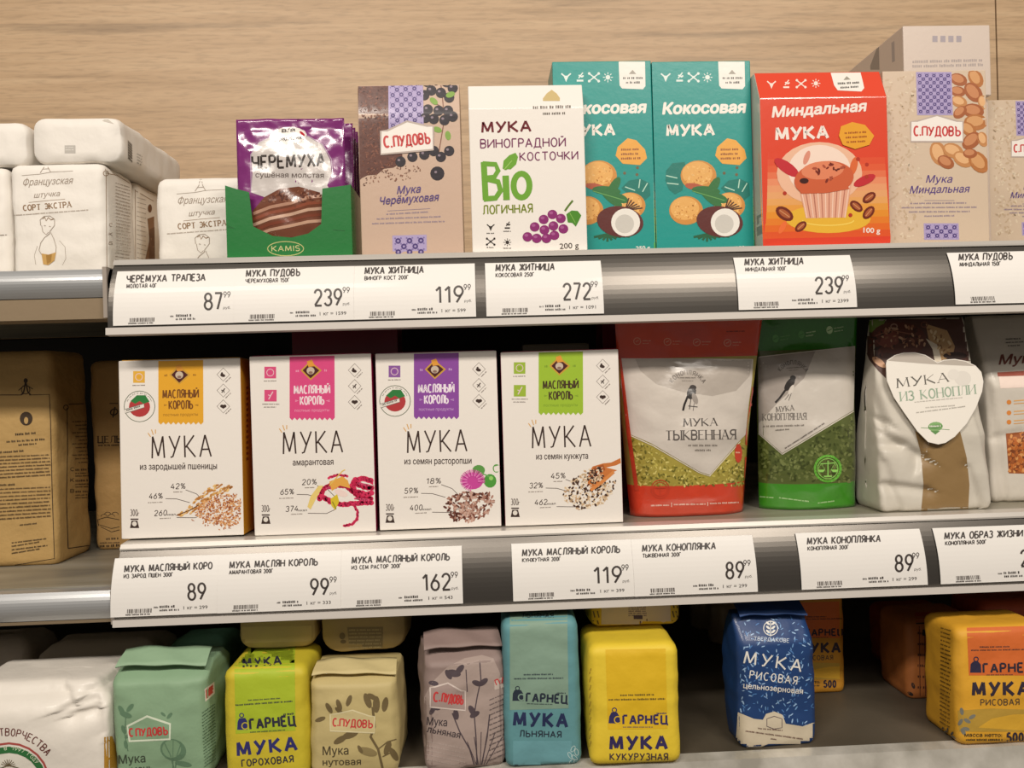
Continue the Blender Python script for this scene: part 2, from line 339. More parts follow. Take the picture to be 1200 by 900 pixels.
# ---------------------------------------------------------------- package bodies (local: base centre at origin, front faces -y)
def bag_vf(w, d, h, r=.010, top='flat', seed=0, amp=.0012, bulge=.003, taper=0.0, N=72, NL=34, fr=26, edge=.008, ridge=.14):
    rnd = Vector((seed*3.7, seed*1.3, seed*7.1)); V, F = [], []
    hw, hd = w/2, d/2; r = min(r, hd*.9)
    per = []                                             # rounded rectangle, even steps
    segs = [((-hw+r, -hd), (hw-r, -hd)), ('a', hw-r, -hd+r, -90), ((hw, -hd+r), (hw, hd-r)), ('a', hw-r, hd-r, 0),
            ((hw-r, hd), (-hw+r, hd)), ('a', -hw+r, hd-r, 90), ((-hw, hd-r), (-hw, -hd+r)), ('a', -hw+r, -hd+r, 180)]
    for sg in segs:
        if sg[0] == 'a':
            for i in range(5): a = math.radians(sg[3]+90*i/5); per.append((sg[1]+r*math.cos(a), sg[2]+r*math.sin(a)))
        else:
            (ax, ay), (bx, by) = sg; k = max(2, int(math.hypot(bx-ax, by-ay)/(2*(w+d))*N))
            for i in range(k): per.append((ax+(bx-ax)*i/k, ay+(by-ay)*i/k))
    n = len(per); lv = [(0, .0, .0), (0, .5, .5), (0, .93, .9), (.002, .975, .97)]
    zs = [edge*.8+(h-edge*1.8)*i/NL for i in range(NL+1)]
    for z in zs:
        t = z/h; sx = 1-taper*t; sy = 1-taper*t
        if top == 'gable' and t > 1-ridge: k = (t-1+ridge)/ridge; sy *= 1-.86*k; sx *= 1-.02*k
        if top == 'round' and t > .72: k = (t-.72)/.28; sx *= math.sqrt(max(0, 1-.75*k**2.6)); sy *= math.sqrt(max(0, 1-.8*k**2.2))
        lv.append((z, sx, sy))
    ex, ey = lv[-1][1], lv[-1][2]
    if top != 'gable':
        for a in (30, 60, 90): lv.append((h-edge+edge*math.sin(math.radians(a)), ex*(1-(1-math.cos(math.radians(a)))*edge/hw), ey*(1-(1-math.cos(math.radians(a)))*edge/hd)))
        e2, e3 = lv[-1][1], lv[-1][2]
        lv += [(h, e2*.75, e3*.7), (h, e2*.4, e3*.35), (h, 0, 0)]
    else: lv += [(h-edge*.5, ex*.99, ey*.8), (h-edge*.5, ex*.5, ey*.3), (h-edge*.5, 0, 0)]
    for j, (z, sx, sy) in enumerate(lv):
        if sx == 0: V.append((0, 0, z)); continue
        for x, y in per:
            k = math.sin(PI*min(1, z/h))*bulge; fy = abs(y)/hd; cx = 1-(x/hw)**2 if fy > .98 else 0
            cy = 1-(y/hd)**2 if abs(x)/hw > .98 else 0
            X = x*sx+(1 if x > 0 else -1)*k*cy*.5; Y = y*sy+(1 if y > 0 else -1)*k*cx
            q = Vector((X, Y, z)); m = amp*noise.noise(q*fr+rnd)+amp*.5*noise.noise(q*fr*2.7+rnd)
            m -= amp*.9*abs(noise.noise(Vector((X*fr*.8, Y*fr*.8, z*fr*1.7))+rnd*2))
            if 2 < j < len(lv)-2: q += Vector((X/hw, Y/hd, 0)).normalized()*m
            elif z > h*.5: q.z += m*1.2
            V.append(tuple(q))
    # faces
    def idx(j, i): return offs[j] if lv[j][1] == 0 else offs[j]+i % n
    offs = []; c = 0
    for z, sx, sy in lv: offs.append(c); c += 1 if sx == 0 else n
    for j in range(len(lv)-1):
        for i in range(n):
            a, b, c2, d2 = idx(j, i), idx(j, i+1), idx(j+1, i+1), idx(j+1, i)
            F.append(tuple(dict.fromkeys((a, b, c2, d2))))
    return V, F
def crease(V, lines, side=-1):          # fold lines pressed into (amp>0) or raised from the front: (x1, z1, x2, z2, amp, sigma)
    out = []
    for x, y, z in V:
        if y*side > 0:
            for x1, z1, x2, z2, am, sg in lines:
                dx, dz = x2-x1, z2-z1; t = max(0, min(1, ((x-x1)*dx+(z-z1)*dz)/(dx*dx+dz*dz))); q = math.hypot(x-x1-dx*t, z-z1-dz*t)
                sd = 1 if (x-x1)*dz-(z-z1)*dx > 0 else -1
                y += am*(math.exp(-(q/sg)**2) if sd > 0 else math.exp(-(q/sg*3.2)**2))
        out.append((x, y, z))
    return out
def pouch_vf(w, d, h, g, wf=lambda t: 1, NX=26, NZ=44, seed=0, amp=.001, pw=.55, fr=30, bend=lambda t: 0):
    V, F = [], []; rnd = Vector((seed*2.3, seed*5.1, seed))
    for side in (-1, 1):
        for j in range(NZ+1):
            t = j/NZ
            for i in range(NX+1):
                u = 2*i/NX-1; x = u*w/2*wf(t); b = d/2*g(t)*max(0, 1-u*u)**pw+.0005
                q = Vector((x, side*3, t*h)); b += (amp*noise.noise(q*fr+rnd)+amp*.6*noise.noise(q*fr*2.2+rnd)-amp*abs(noise.noise(Vector((x*fr*1.3+t*4, side, t*h*fr*.6))+rnd)))*(1 if 0 < i < NX else 0)
                V.append((x, side*b+bend(t), t*h))
    m = (NX+1)*(NZ+1)
    for s_ in (0, 1):
        for j in range(NZ):
            for i in range(NX):
                a = s_*m+j*(NX+1)+i; q = (a, a+1, a+NX+2, a+NX+1); F.append(q if s_ == 0 else q[::-1])
    for j in range(NZ):
        a = j*(NX+1); F.append((a, a+NX+1, m+a+NX+1, m+a)); a += NX; F.append((a+NX+1, a, m+a, m+a+NX+1))
    for i in range(NX): F.append((i, m+i, m+i+1, i+1)); a = NZ*(NX+1)+i; F.append((a, a+1, m+a+1, m+a))
    return V, F
def carton_vf(w, d, h, bend=0, off=0, puff=.0008):      # creased carton with softly bowed faces and rounded edges
    prof = [(-d/2, 0), (-d/2, h*(1-bend)), (-d/2+off, h), (d/2, h), (d/2, 0)] if bend else [(-d/2, 0), (-d/2, h), (d/2, h), (d/2, 0)]
    V, F = prism(prof, -w/2, w/2); return V, F
def bevel(o, wd=.0009, seg=2):
    bm = bmesh.new(); bm.from_mesh(o.data); bmesh.ops.recalc_face_normals(bm, faces=bm.faces)
    bmesh.ops.dissolve_limit(bm, angle_limit=.01, verts=bm.verts[:], edges=bm.edges[:])
    bmesh.ops.bevel(bm, geom=bm.edges[:], offset=wd, segments=seg, affect='EDGES', profile=.5); bm.to_mesh(o.data); bm.free(); o.data.update()
def place(xl, xr, yt, Y, zs, ym=None):      # centre x, width, height of a face seen between two photo columns at depth Y
    ym = ym or (yt+100); a = at(xl, ym, Y).x; b = at(xr, ym, Y).x; return (a+b)/2, b-a, at((xl+xr)/2, yt, Y).z-zs
def root_at(name, cx, Y, d, zs, label, cat, group=None, rz=0, lean=0):
    o = empty(name, (cx, Y+d/2, zs+.0004+d/2*math.sin(lean)), (-lean, 0, rz)); return tag(o, label, cat, group)
def carton(name, label, xl, xr, yt, Y, zs, d, front, side=None, bend=0, off=0, crop=(0, 0, 1), lean=0, rz=0, kind='card', group=None, cat='flour box', ym=None, seed=1, topc=None):
    cx, w, h = place(xl, xr, yt, Y, zs, ym); root = root_at(name, cx, Y, d, zs, label, cat, group, rz, lean)
    V, F = carton_vf(w, d, h, bend, off); o = mesh('carton_body', V, F, [M(front, kind), M(side or front, kind), M(topc or front, kind)], root, fix=True)
    bevel(o)
    for p_ in o.data.polygons:
        n = p_.normal; p_.material_index = 1 if abs(n.x) > .7 else (2 if n.z > .8 else 0)
    # closing flap with its tuck line on top
    v, f = boxvf(-w/2+.002, w/2-.002, -d/2+.003+off, d/2-.004, h, h+.0007); mesh('top_flap', v, f, M(topc or side or front, kind), root)
    a = Art(root, [o], crop, kind, clip=[(-w/2, -d/2+(off if bend else 0), h), (w/2, -d/2+(off if bend else 0), h), (w/2, -d/2, 0), (-w/2, -d/2, 0)], grid=12 if bend else None, seed=seed)
    return root, o, a, (w, d, h)

# ---------------------------------------------------------------- the setting
OAK = mix_mat('oak_laminate', 'AA8D6B', 'CFB38F', 11.0, (0.30, 1, 7.5), 0.5, 0, 'BFA17E', 0.03, .15, .85, 10, .6)
def streaks(m, scale, stretch, amt, lo, hi):        # thin dark pores and long grain lines over the base tone
    n = m.node_tree.nodes; L = m.node_tree.links; b = n['Principled BSDF']; src = b.inputs['Base Color'].links[0].from_socket
    tc = n.new('ShaderNodeTexCoord'); mp = n.new('ShaderNodeMapping'); mp.inputs['Scale'].default_value = stretch; no = n.new('ShaderNodeTexNoise')
    no.inputs['Scale'].default_value = scale; no.inputs['Detail'].default_value = 5; no.inputs['Distortion'].default_value = .3
    cr = n.new('ShaderNodeValToRGB'); cr.color_ramp.elements[0].position = lo; cr.color_ramp.elements[0].color = (1-amt,)*3+(1,); cr.color_ramp.elements[1].position = hi
    mx = n.new('ShaderNodeMix'); mx.data_type = 'RGBA'; mx.blend_type = 'MULTIPLY'; mx.inputs[0].default_value = 1
    L.new(tc.outputs['Object'], mp.inputs['Vector']); L.new(mp.outputs['Vector'], no.inputs['Vector']); L.new(no.outputs['Fac'], cr.inputs['Fac'])
    L.new(src, mx.inputs[6]); L.new(cr.outputs['Color'], mx.inputs[7]); L.new(mx.outputs[2], b.inputs['Base Color'])
streaks(OAK, 3.2, (.8, 1, 16), .30, .30, .42)
streaks(OAK, 34, (1.0, 1, 9), .16, .34, .52)
STEEL = mix_mat('shelf_steel', '8A8680', 'A8A49C', 3, (1, 1, 1), 0.34, 0.85, None, 0)
DECK = mix_mat('worn_deck', '7E7A70', 'ABA699', 9, (.6, 3, 1), 0.42, 0.25, '96907F', 0.05, .3, .7, 8, .6)
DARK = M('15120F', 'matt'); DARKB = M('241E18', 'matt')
YB = 1.15
xs_ = at(1168, 60, YB).x
wall = empty('wall_back', (0, YB, 0)); wall['kind'] = 'structure'
for a, b in ((-1.9, xs_-.0012), (xs_+.0012, 1.9)):
    v, f = boxvf(a, b, 0, .018, 1.53, 2.5); mesh('panel', v, f, OAK, wall)
v, f = boxvf(-1.9, 1.9, .0185, .06, 0, 2.5); mesh('backing', v, f, DARKB, wall)
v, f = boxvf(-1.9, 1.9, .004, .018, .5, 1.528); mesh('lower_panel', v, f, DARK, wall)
v, f = boxvf(-2.2, 2.2, -2.2, 1.25, -.02, 0); fl = mesh('floor', v, f, mix_mat('floor_tile', '8A8278', 'A39A8E', 3, rough=.35)); fl['kind'] = 'structure'

XB = at(134, 350, .69).x                                  # where the two bays meet
ZTR = at(600, 295, .70).z; ZMR = at(440, 624, .70).z; ZTL = at(60, 316, .69).z; ZML = at(60, 692, .69).z; ZB = at(1000, 886, .66).z
def arc_y(s): return .6765+.0145*(1-s)**2.3
RH = .0600
def shelf_right(label, Z, x0, x1):
    o = empty('shelf', (x0, .70, Z)); tag(o, label, 'shelf')
    L_ = x1-x0
    v, f = boxvf(0, L_, .004, .44, -.028, 0); mesh('deck', v, f, DECK, o)
    lip = [(.004, 0), (-.008, -.001), (-.0105, -.0045), (-.0105, -.006), (.004, -.006)]
    v, f = prism(lip, 0, L_); mesh('top_lip', v, f, M('D9D4CC', 'metal', .5), o)
    n = 14; pr = [(arc_y(i/n)-.70, -.0062-RH*.96*i/n) for i in range(n+1)]
    pr += [(pr[-1][0]+.004, pr[-1][1]), (.002, -.045), (.002, -.0062)]
    v, f = prism(pr, 0, L_); rb = mesh('rail_back', v, f, M('65615C', 'metal', .85), o)
    yb = arc_y(1)-.70; zb = -.0062-RH*.96
    v, f = prism([(yb-.0042, zb+.0015), (yb-.0045, zb-.0045), (yb+.003, zb-.0055), (yb+.004, zb)], 0, L_); mesh('bottom_lip', v, f, M('CFC9C2', 'card'), o)
    return o
def shelf_left(label, Z, x0, x1, drop):
    o = empty('shelf', (x0, .70, Z)); tag(o, label, 'shelf'); L_ = x1-x0
    v, f = boxvf(0, L_, .002, .44, -.028, 0); mesh('deck', v, f, DECK, o)
    n = 10; pr = [(-.010-.008*math.sin(PI*(.12+.76*i/n)), -.001-.0245*i/n) for i in range(n+1)]+[(.0, -.0255), (.0, -.001)]
    v, f = prism(pr, 0, L_); mesh('rail_cover', v, f, M('B9BBBC', 'metal', .55), o)
    v, f = prism([(-.0125, -.0262), (-.0115, -.0262-drop), (0, -.0262-drop-.002), (0, -.0262)], 0, L_); mesh('front_edge', v, f, M('8B7960', 'matt'), o)
    v, f = boxvf(L_-.0035, L_, -.020, .0, -.0262-drop, 0); mesh('end_cap', v, f, M('9A9086', 'matt'), o)
    return o
shelf_right('upper shelf of the right bay with the row of boxed flours and steel price rail', ZTR, XB, 1.05)
shelf_right('middle shelf of the right bay with the white cartons and steel price rail', ZMR, XB-.002, 1.05)
shelf_left('upper shelf of the left bay, empty silver rail, under the white paper bags', ZTL, -.95, XB-.0015, .018)
shelf_left('middle shelf of the left bay, grey worn deck under the brown paper bags', ZML, -.95, XB-.0035, .003)
o = empty('shelf', (-.95, .68, ZB)); tag(o, 'lowest shelf, dark worn deck under the rice flour bags', 'shelf')
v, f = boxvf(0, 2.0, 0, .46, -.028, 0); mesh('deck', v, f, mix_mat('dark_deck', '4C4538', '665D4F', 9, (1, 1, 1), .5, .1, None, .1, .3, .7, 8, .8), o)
v, f = prism([(-.001, 0), (-.012, -.002), (-.020, -.03), (-.02, -.06), (-.001, -.06)], 0, 2.0); mesh('rail_cover', v, f, mix_mat('crinkled_film', 'A9A59A', 'D9D5CB', 25, (1, 1, 1), .25, .3, None, .5), o)
# slotted uprights carrying the shelves
for x in (XB-.001, 1.07):
    up = tag(empty('shelf_upright', (x, YB-.004, .5)), 'dark slotted steel upright behind the '+('joint of the two bays' if x < 0 else 'right end of the shelves'), 'upright')
    v, f = boxvf(-.012, .012, -.004, 0, 0, 1.0); mesh('post', v, f, DARK, up)
    for z in (.3, .5, .7): v, f = boxvf(-.003, .003, -.006, -.004, z, z+.03); mesh('slot', v, f, M('050505', 'matt'), up)

# ---------------------------------------------------------------- price tags
TAGC = 'E6E3DE'
def price_tag(label, Z, xl, xr, pyc, name, line2, price, per, dz=0.0, dy=0.0, s0=.10, s1=.94, cutx=None, off=0, sup='99'):
    """paper tag following the curve of the rail; pyc = photo row of its middle"""
    Y = .684; a = at(xl, pyc, Y).x; b = at(xr, pyc, Y).x; w = b-a
    n, k = 12, 4; V, F = [], []
    for side in (0, 1):
        for i in range(n+1):
            s_ = s0+(s1-s0)*i/n
            for j in range(k+1): V.append((-w/2+w*j/k, arc_y(s_)-.70-.0011-dy-.0003*side, -.0062-RH*.96*s_+dz))
    m_ = (n+1)*(k+1)
    for side in (0, 1):
        for i in range(n):
            for j in range(k):
                q = i*(k+1)+j+side*m_; t_ = (q, q+1, q+k+2, q+k+1); F.append(t_ if side == 0 else t_[::-1])
    rimL = [i*(k+1) for i in range(n+1)]; rimR = [i*(k+1)+k for i in range(n+1)]; rt = list(range(k+1)); rb = [n*(k+1)+j for j in range(k+1)]
    for R_ in (rimL, rimR, rt, rb):
        for p_, q in zip(R_, R_[1:]): F.append((p_, q, q+m_, p_+m_))
    root = empty('price_tag', ((a+b)/2, .70, Z)); tag(root, label, 'price tag')
    body = mesh('paper', V, F, M(TAGC, 'tag'), root, smooth=False, fix=True)
    yy = lambda s_: arc_y(s_)-.70-.0014-dy
    A = Art(root, [body], (0, 0, 1), 'tag', clip=[(-w/2, yy(s0), -.0062-RH*.96*s0+dz), (w/2, yy(s0), -.0062-RH*.96*s0+dz), (w/2, yy(s1), -.0062-RH*.96*s1+dz), (-w/2, yy(s1), -.0062-RH*.96*s1+dz)], grid=3, seed=len(label))
    A.part('lettering'); ink = '38302C'
    wpx = (xr-xl)
    def U(x): return (x/3.0)/wpx                       # x measured in thirds of a photo pixel from the left edge
    Hh = .93
    def pt(x, y): return A.uv(U(x), off+y/177.0*(1-off))
    def T(s_, x1, x2, y, h, b=0, sh=0, c=ink):
        p_, q = pt(x1, y), pt(x2, y); A.t(s_, p_[0], p_[1], q[0], q[1], h/3.0, c, b, sh)
    right = wpx*3-10
    T(name, 36, 36+len(name)*17.2, 27, 23, 2.1, .08)
    T(line2, 36, 36+len(line2)*9.6, 47, 13, 2.4, .05)
    if price:
        rx = right-33; pw = 33*len(price)
        T(price, rx-pw+5, rx, 128, 56, .4)
        if sup: T(sup, rx+4, rx+27, 88, 20, .4); T('руб.', rx+4, rx+29, 128, 9, 0, .1)
        if per: T(per, rx-76, rx-76+len(per)*8.4, 160, 12, .2)
        p_, q = pt(rx-180, 152), pt(rx-165, 152); A.mic(*p_, *q, 2, ink); p_, q = pt(rx-160, 152), pt(rx-105, 152); A.mic(*p_, *q, 3, ink); p_, q = pt(rx-160, 163), pt(rx-90, 163); A.mic(*p_, *q, 2.4, ink)
    bars = []; x = 56
    while x < 140:
        w_ = A.rng.choice((1.5, 2.5, 4)); bars.append([pt(x, 152), pt(x+w_, 152), pt(x+w_, 166), pt(x, 166)]); x += w_+A.rng.choice((1.2, 2, 3))
    A.many(bars, '5A534E'); p_, q = pt(52, 173), pt(140, 173); A.mic(*p_, *q, 1.8, ink)
    A.finish(); return root
T_ = price_tag
T_('white price tag reading 87.99, first on the upper rail', ZTR, 137, 277, 345, 'ЧЕРЁМУХА ТРАПЕЗА', 'МОЛОТАЯ 40Г', '87', '', off=.06)
T_('white price tag reading 239.99, under the green display box', ZTR, 276.5, 416, 340, 'МУКА ПУДОВЪ', 'ЧЕРЕМУХОВАЯ 150Г', '239', '1 кг = 1599', dy=.0006)
T_('white price tag reading 119.99, on the upper rail under the grape seed box', ZTR, 415.5, 557, 335, 'МУКА ЖИТНИЦА', 'ВИНОГР КОСТ 200Г', '119', '1 кг = 599', dy=.0002)
T_('white price tag reading 272.99, under the turquoise boxes', ZTR, 569, 705, 333, 'МУКА ЖИТНИЦА', 'КОКОСОВАЯ 250Г', '272', '1 кг = 1091')
T_('white price tag reading 239.99, alone under the red muffin box', ZTR, 861, 998, 328, 'МУКА ЖИТНИЦА', 'МИНДАЛЬНАЯ 100Г', '239', '1 кг = 2399')
T_('white price tag at the right end of the upper rail, cut off by the frame', ZTR, 1112, 1250, 320, 'МУКА ПУДОВЪ', 'МИНДАЛЬНАЯ 150Г', '', '')
T_('white price tag reading 89, first on the middle rail, price partly covered', ZMR, 134, 258, 680, 'МУКА МАСЛЯНЫЙ КОРО', 'ИЗ ЗАРОД ПШЕН 300Г', '89', '1 кг = 299', off=.10, sup='')
T_('white price tag reading 99.99, on the middle rail under the pink ribbon carton', ZMR, 257.5, 401, 677, 'МУКА МАСЛЯН КОРОЛЬ', 'АМАРАНТОВАЯ 300Г', '99', '1 кг = 333', off=.10, dy=.0006)
T_('white price tag reading 162.99, on the middle rail under the purple ribbon carton', ZMR, 400.5, 542, 672, 'МУКА МАСЛЯНЫЙ КОРОЛЬ', 'ИЗ СЕМ РАСТОР 300Г', '162', '1 кг = 543', off=.10, dy=.0002)
T_('white price tag reading 119.99, on the middle rail under the green ribbon carton', ZMR, 600, 741, 664, 'МУКА МАСЛЯНЫЙ КОРОЛЬ', 'КУНЖУТНАЯ 300Г', '119', '1 кг = 399', off=.08)
T_('white price tag reading 89.99, on the middle rail under the red pouch', ZMR, 740.5, 883, 661, 'МУКА КОНОПЛЯНКА', 'ТЫКВЕННАЯ 300Г', '89', '1 кг = 299', off=.08, dy=.0005)
T_('white price tag reading 89.99, on the middle rail right of the green pouch', ZMR, 934, 1080, 655, 'МУКА КОНОПЛЯНКА', 'КОНОПЛЯНАЯ 300Г', '89', '1 кг = 299', off=.06)
T_('white price tag at the right end of the middle rail, cut off by the frame', ZMR, 1095, 1237, 650, 'МУКА ОБРАЗ ЖИЗНИ', 'КОНОПЛЯНАЯ 500Г', '299', '', off=.06)

# ================================================================ UPPER ROW
WHITE, CREAM = 'E9E4DC', 'E4DACB'
cA, cB, cC, cD = (0, 100, 4.091), (250, 70, 3.6), (540, 60, 3.4286), (870, 0, 3.0)

def bag(name, label, xl, xr, yt, Y, zs, d, mats, kind='paper', top='flat', crop=(0, 0, 1), group=None, cat='flour bag', seed=1, amp=.0012,
        bulge=.003, taper=0, rz=0, r=.007, ym=None, grid=3.5, lines=None, N=72, NL=34, h=None, z0=0, normal=None, lean=0, hscale=1, fr=26, ridge=.14, edge=.008):
    cx, w, hh = place(xl, xr, yt, Y, zs, ym); h = h or hh*hscale
    root = root_at(name, cx, Y, d, zs+z0, label, cat, group, rz, lean)
    V, F = bag_vf(w, d, h, r, top, seed, amp, bulge, taper, fr=fr, ridge=ridge, edge=edge, N=N, NL=NL)
    if lines:
        L_ = []
        for x1, y1, x2, y2, am, sg in lines: p1 = at(crop[0]+x1/crop[2], crop[1]+y1/crop[2], Y); p2 = at(crop[0]+x2/crop[2], crop[1]+y2/crop[2], Y); L_.append((p1.x-cx, p1.z-zs, p2.x-cx, p2.z-zs, am, sg))
        V = crease(V, L_)
    o = mesh('bag_body', V, F, M(mats, kind), root, smooth=True, fix=True)
    return root, o, Art(root, [o], crop, kind, grid=grid, seed=seed, normal=normal), (w, d, h)
def lying_bag(name, label, xl, xr, yt, yb, Y, col, length, kind='paper', crop=(0, 0, 1), group=None, seed=1, amp=.0012, cat='flour bag', Z=None, r=.012, box=False):
    """bag or box on its side, its end towards the aisle"""
    a = at(xl, (yt+yb)/2, Y); b = at(xr, (yt+yb)/2, Y); w = b.x-a.x; zt = at((xl+xr)/2, yt, Y).z; zb = Z if Z is not None else at((xl+xr)/2, yb, Y).z; d = zt-zb
    root = empty(name, ((a.x+b.x)/2, Y, zb+d/2+.0004), (-PI/2, 0, 0)); tag(root, label, cat, group)
    if box: V, F = carton_vf(w, d, length); o = mesh('carton_body', V, F, M(col, kind), root, fix=True); bevel(o, .0012)
    else:
        V, F = bag_vf(w, d, length, r, 'flat', seed, amp, .001, 0, NL=24, edge=.007); o = mesh('bag_body', V, F, M(col, kind), root, smooth=True, fix=True)
    return root, o, Art(root, [o], crop, kind, grid=None if box else 3.5, seed=seed), (w, d, length)

def french_print(A, x, y, k=1.0):
    """the tower, the script name, the grade and the woman drawn in line; x, y = shift in crop units"""
    g, br = '9A8B7C', '8A6A48'; X = lambda a: a*k+x; Y = lambda b: b*k+y
    L = lambda pts, w, c=g: A.l([(X(a), Y(b)) for a, b in pts], w, c)
    A.part('lettering')
    L([(105, 433), (190, 426), (245, 416), (350, 411)], 2.5); L([(193, 420), (212, 392), (220, 350)], 3); L([(222, 350), (230, 392), (243, 416)], 3); L([(206, 402), (236, 400)], 2)
    A.t('Французская', X(108), Y(482), X(345), Y(472), 34, g, .2, .3); A.t('штучка', X(163), Y(540), X(285), Y(531), 26, g, .2, .3)
    L([(138, 562), (225, 553), (312, 546)], 2.2, br)
    A.sk('СОРТ ЭКСТРА', X(113), Y(601), X(342), Y(583), 25, br, .2, .3, .1)
    A.mic(X(60), Y(627), X(425), Y(600), 6, 'A89A8C', 1)
    A.part('portrait_drawing')
    L([(196, 672), (193, 645), (212, 628), (240, 626), (262, 642), (262, 672), (240, 700), (238, 712)], 3); L([(205, 640), (215, 632), (222, 650), (232, 634), (245, 645), (258, 640)], 4, br)
    L([(200, 672), (206, 702), (222, 716), (234, 704)], 2.5); L([(212, 672), (220, 674)], 3); L([(236, 676), (244, 678)], 3)
    L([(238, 712), (214, 730), (196, 755), (188, 790), (200, 812)], 2.5); L([(244, 706), (258, 735), (270, 775), (268, 800)], 2.5); L([(285, 745), (312, 775), (316, 830), (300, 862)], 2); L([(180, 770), (165, 815), (172, 860)], 2)
    A.p([(X(a), Y(b)) for a, b in ((200, 806), (235, 812), (270, 800), (262, 840), (232, 862), (208, 858))], 'C9A05C')
    A.p([(X(a), Y(b)) for a, b in ((222, 814), (250, 808), (246, 845), (226, 858))], 'A97F3C')

FG = 'white paper flour bags'
def bag_side_print(A, root_w, root_d, h):
    pass
# A: standing bag in front, B: bag behind it, C: right-hand bag behind the green display
r_, o_, A, dm = bag('flour_bag', 'upright white flour bag printed with line-drawn woman, under the lying bag', 12, 124, 191, .78, ZTL, .066, WHITE, 'paper', 'flat', cA, FG, seed=3, amp=.0016, ym=260)
french_print(A, 0, 0)
A.part('side_print'); A.l([(505, 400), (508, 420), (512, 870)], 2.5, '8A6A48'); A.l([(505, 420), (560, 432), (622, 470)], 2.5, '8A6A48'); A.ring(507, 422, 12, 3, '8A6A48')
for i in range(24): A.mic(552, 470+i*16, 622, 492+i*15.5, 5, 'A09080')
for i, c in enumerate('СКБ'): A.t(c, 522, 675+i*44, 538, 677+i*44, 14, '7A5A3C', 1)
A.finish()
zA = ZTL+dm[2]
r_, o_, A, dm2 = bag('flour_bag', 'white flour bag with brown sheaf picture, behind the woman-print bag', 58, 162, 193, .852, ZTL, .066, CREAM, 'paper', 'flat', cA, FG, seed=5, amp=.0016, ym=260, h=dm[2])
A.part('side_print'); A.l([(648, 500), (650, 870)], 2.5, '8A6A48'); A.l([(648, 505), (735, 555)], 2.5, '8A6A48')
for i in range(14): A.mic(656, 540+i*22, 700, 552+i*22, 4, 'A09080')
A.e(718, 590, 10, 20, '6B4424'); A.p([(706, 640), (738, 628), (742, 836), (695, 838), (716, 740)], '8A6444'); A.p([(716, 690), (740, 680), (742, 836), (712, 838)], '6E4A2E'); A.finish()
_w = at(37, 160, .78)
r_, o_, A, dl = lying_bag('flour_bag', 'white flour bag lying on its side on top of the woman-print bag', 37, 144, 137, 192, .785, WHITE, .155, 'paper', cA, FG, seed=8, Z=zA+.0005, amp=.0022)
A.part('print'); A.r(310, 288, 362, 326, 'B9B4AC'); A.mic(314, 300, 358, 300, 6, 'DAD6CF'); A.mic(314, 312, 358, 312, 6, 'DAD6CF')
A.p([(612, 262), (632, 282), (634, 372), (612, 350)], '9A948C')
for i in range(7): A.l([(613, 272+i*12), (633, 292+i*12)], 2.5, '5A554F')
for i in range(4): A.mic(655, 330+i*14, 680, 345+i*14, 6, 'A09A92')
A.part('folded_end'); A.p([(490, 170), (512, 158), (548, 186), (510, 176)], 'CFC8BC'); A.finish()
r_, o_, A, _ = bag('flour_bag', 'white flour bag cut off at the left edge of upper shelf', -100, 11, 196, .785, ZTL, .066, WHITE, 'paper', 'flat', cA, FG, seed=12, amp=.0016, ym=260)
A.part('lettering'); A.mic(0, 722, 36, 719, 6, '6E5A48'); A.finish()
zB = ZTL+_[2]
lying_bag('flour_bag', 'white flour bag lying on top at the left edge of photo', -72, 33, 143, 200, .787, WHITE, .155, 'paper', cA, FG, seed=14, Z=zB+.0005, amp=.0022)
r_, o_, A, dC = bag('flour_bag', 'white flour bag half hidden behind the green display box', 183, 293, 207, .80, ZTR, .066, WHITE, 'paper', 'flat', cA, FG, seed=21, amp=.0016, ym=260)
french_print(A, 742, 88, 1.0); A.finish()

# green counter display and its sachets
cx, w, h = place(265, 412, 222, .702, ZTR, 260); d = .085
root = root_at('display_box', cx, .702, d, ZTR, 'dark green cardboard counter display holding the purple sachets', 'display box')
h2 = at(290, 218, .702).z-ZTR; hw = w/2
def px2(x, y): p_ = at(250+x/3.6, 70+y/3.6, .702); return (p_.x-cx, p_.z-ZTR)
fp = [(-hw, 0), (hw, 0), (hw, px2(0, 540)[1]), px2(460, 545), px2(455, 695), px2(400, 735), px2(330, 752), px2(250, 745), px2(168, 705), px2(150, 560), px2(100, 548), (-hw, px2(0, 533)[1])]
GR = '12702F'
v, f = slab(fp, -d/2, -d/2+.0008); fr_ = mesh('front_wall', v, f, M(GR), root, fix=True)
hs = px2(0, 536)[1]
for nm, b_ in (('side_wall', (-hw, -hw+.0008)), ('side_wall', (hw-.0008, hw))): v, f = boxvf(b_[0], b_[1], -d/2+.0009, d/2, 0, hs); mesh(nm, v, f, M(GR), root)
v, f = boxvf(-hw+.0008, hw-.0008, d/2-.0008, d/2, 0, hs); mesh('rear_wall', v, f, M(GR), root)
v, f = boxvf(-hw+.0008, hw-.0008, -d/2+.0009, d/2-.0009, 0, .0008); mesh('base_panel', v, f, M(GR), root)
A = Art(root, [fr_], cB, 'card', seed=2); A.part('lettering'); A.ring(305, 797, 76, 3.5, 'B9B878', 30); A.t('KAMIS', 247, 808, 364, 806, 22, 'C9C48A', .8)
A.l([(60, 700), (90, 712), (60, 708)], 3, '0C5A24'); A.l([(505, 718), (555, 722)], 3, '0C5A24'); A.finish()
SG = 'purple spice sachets in the green display'
cols = ['6B2A63', '5C2154']
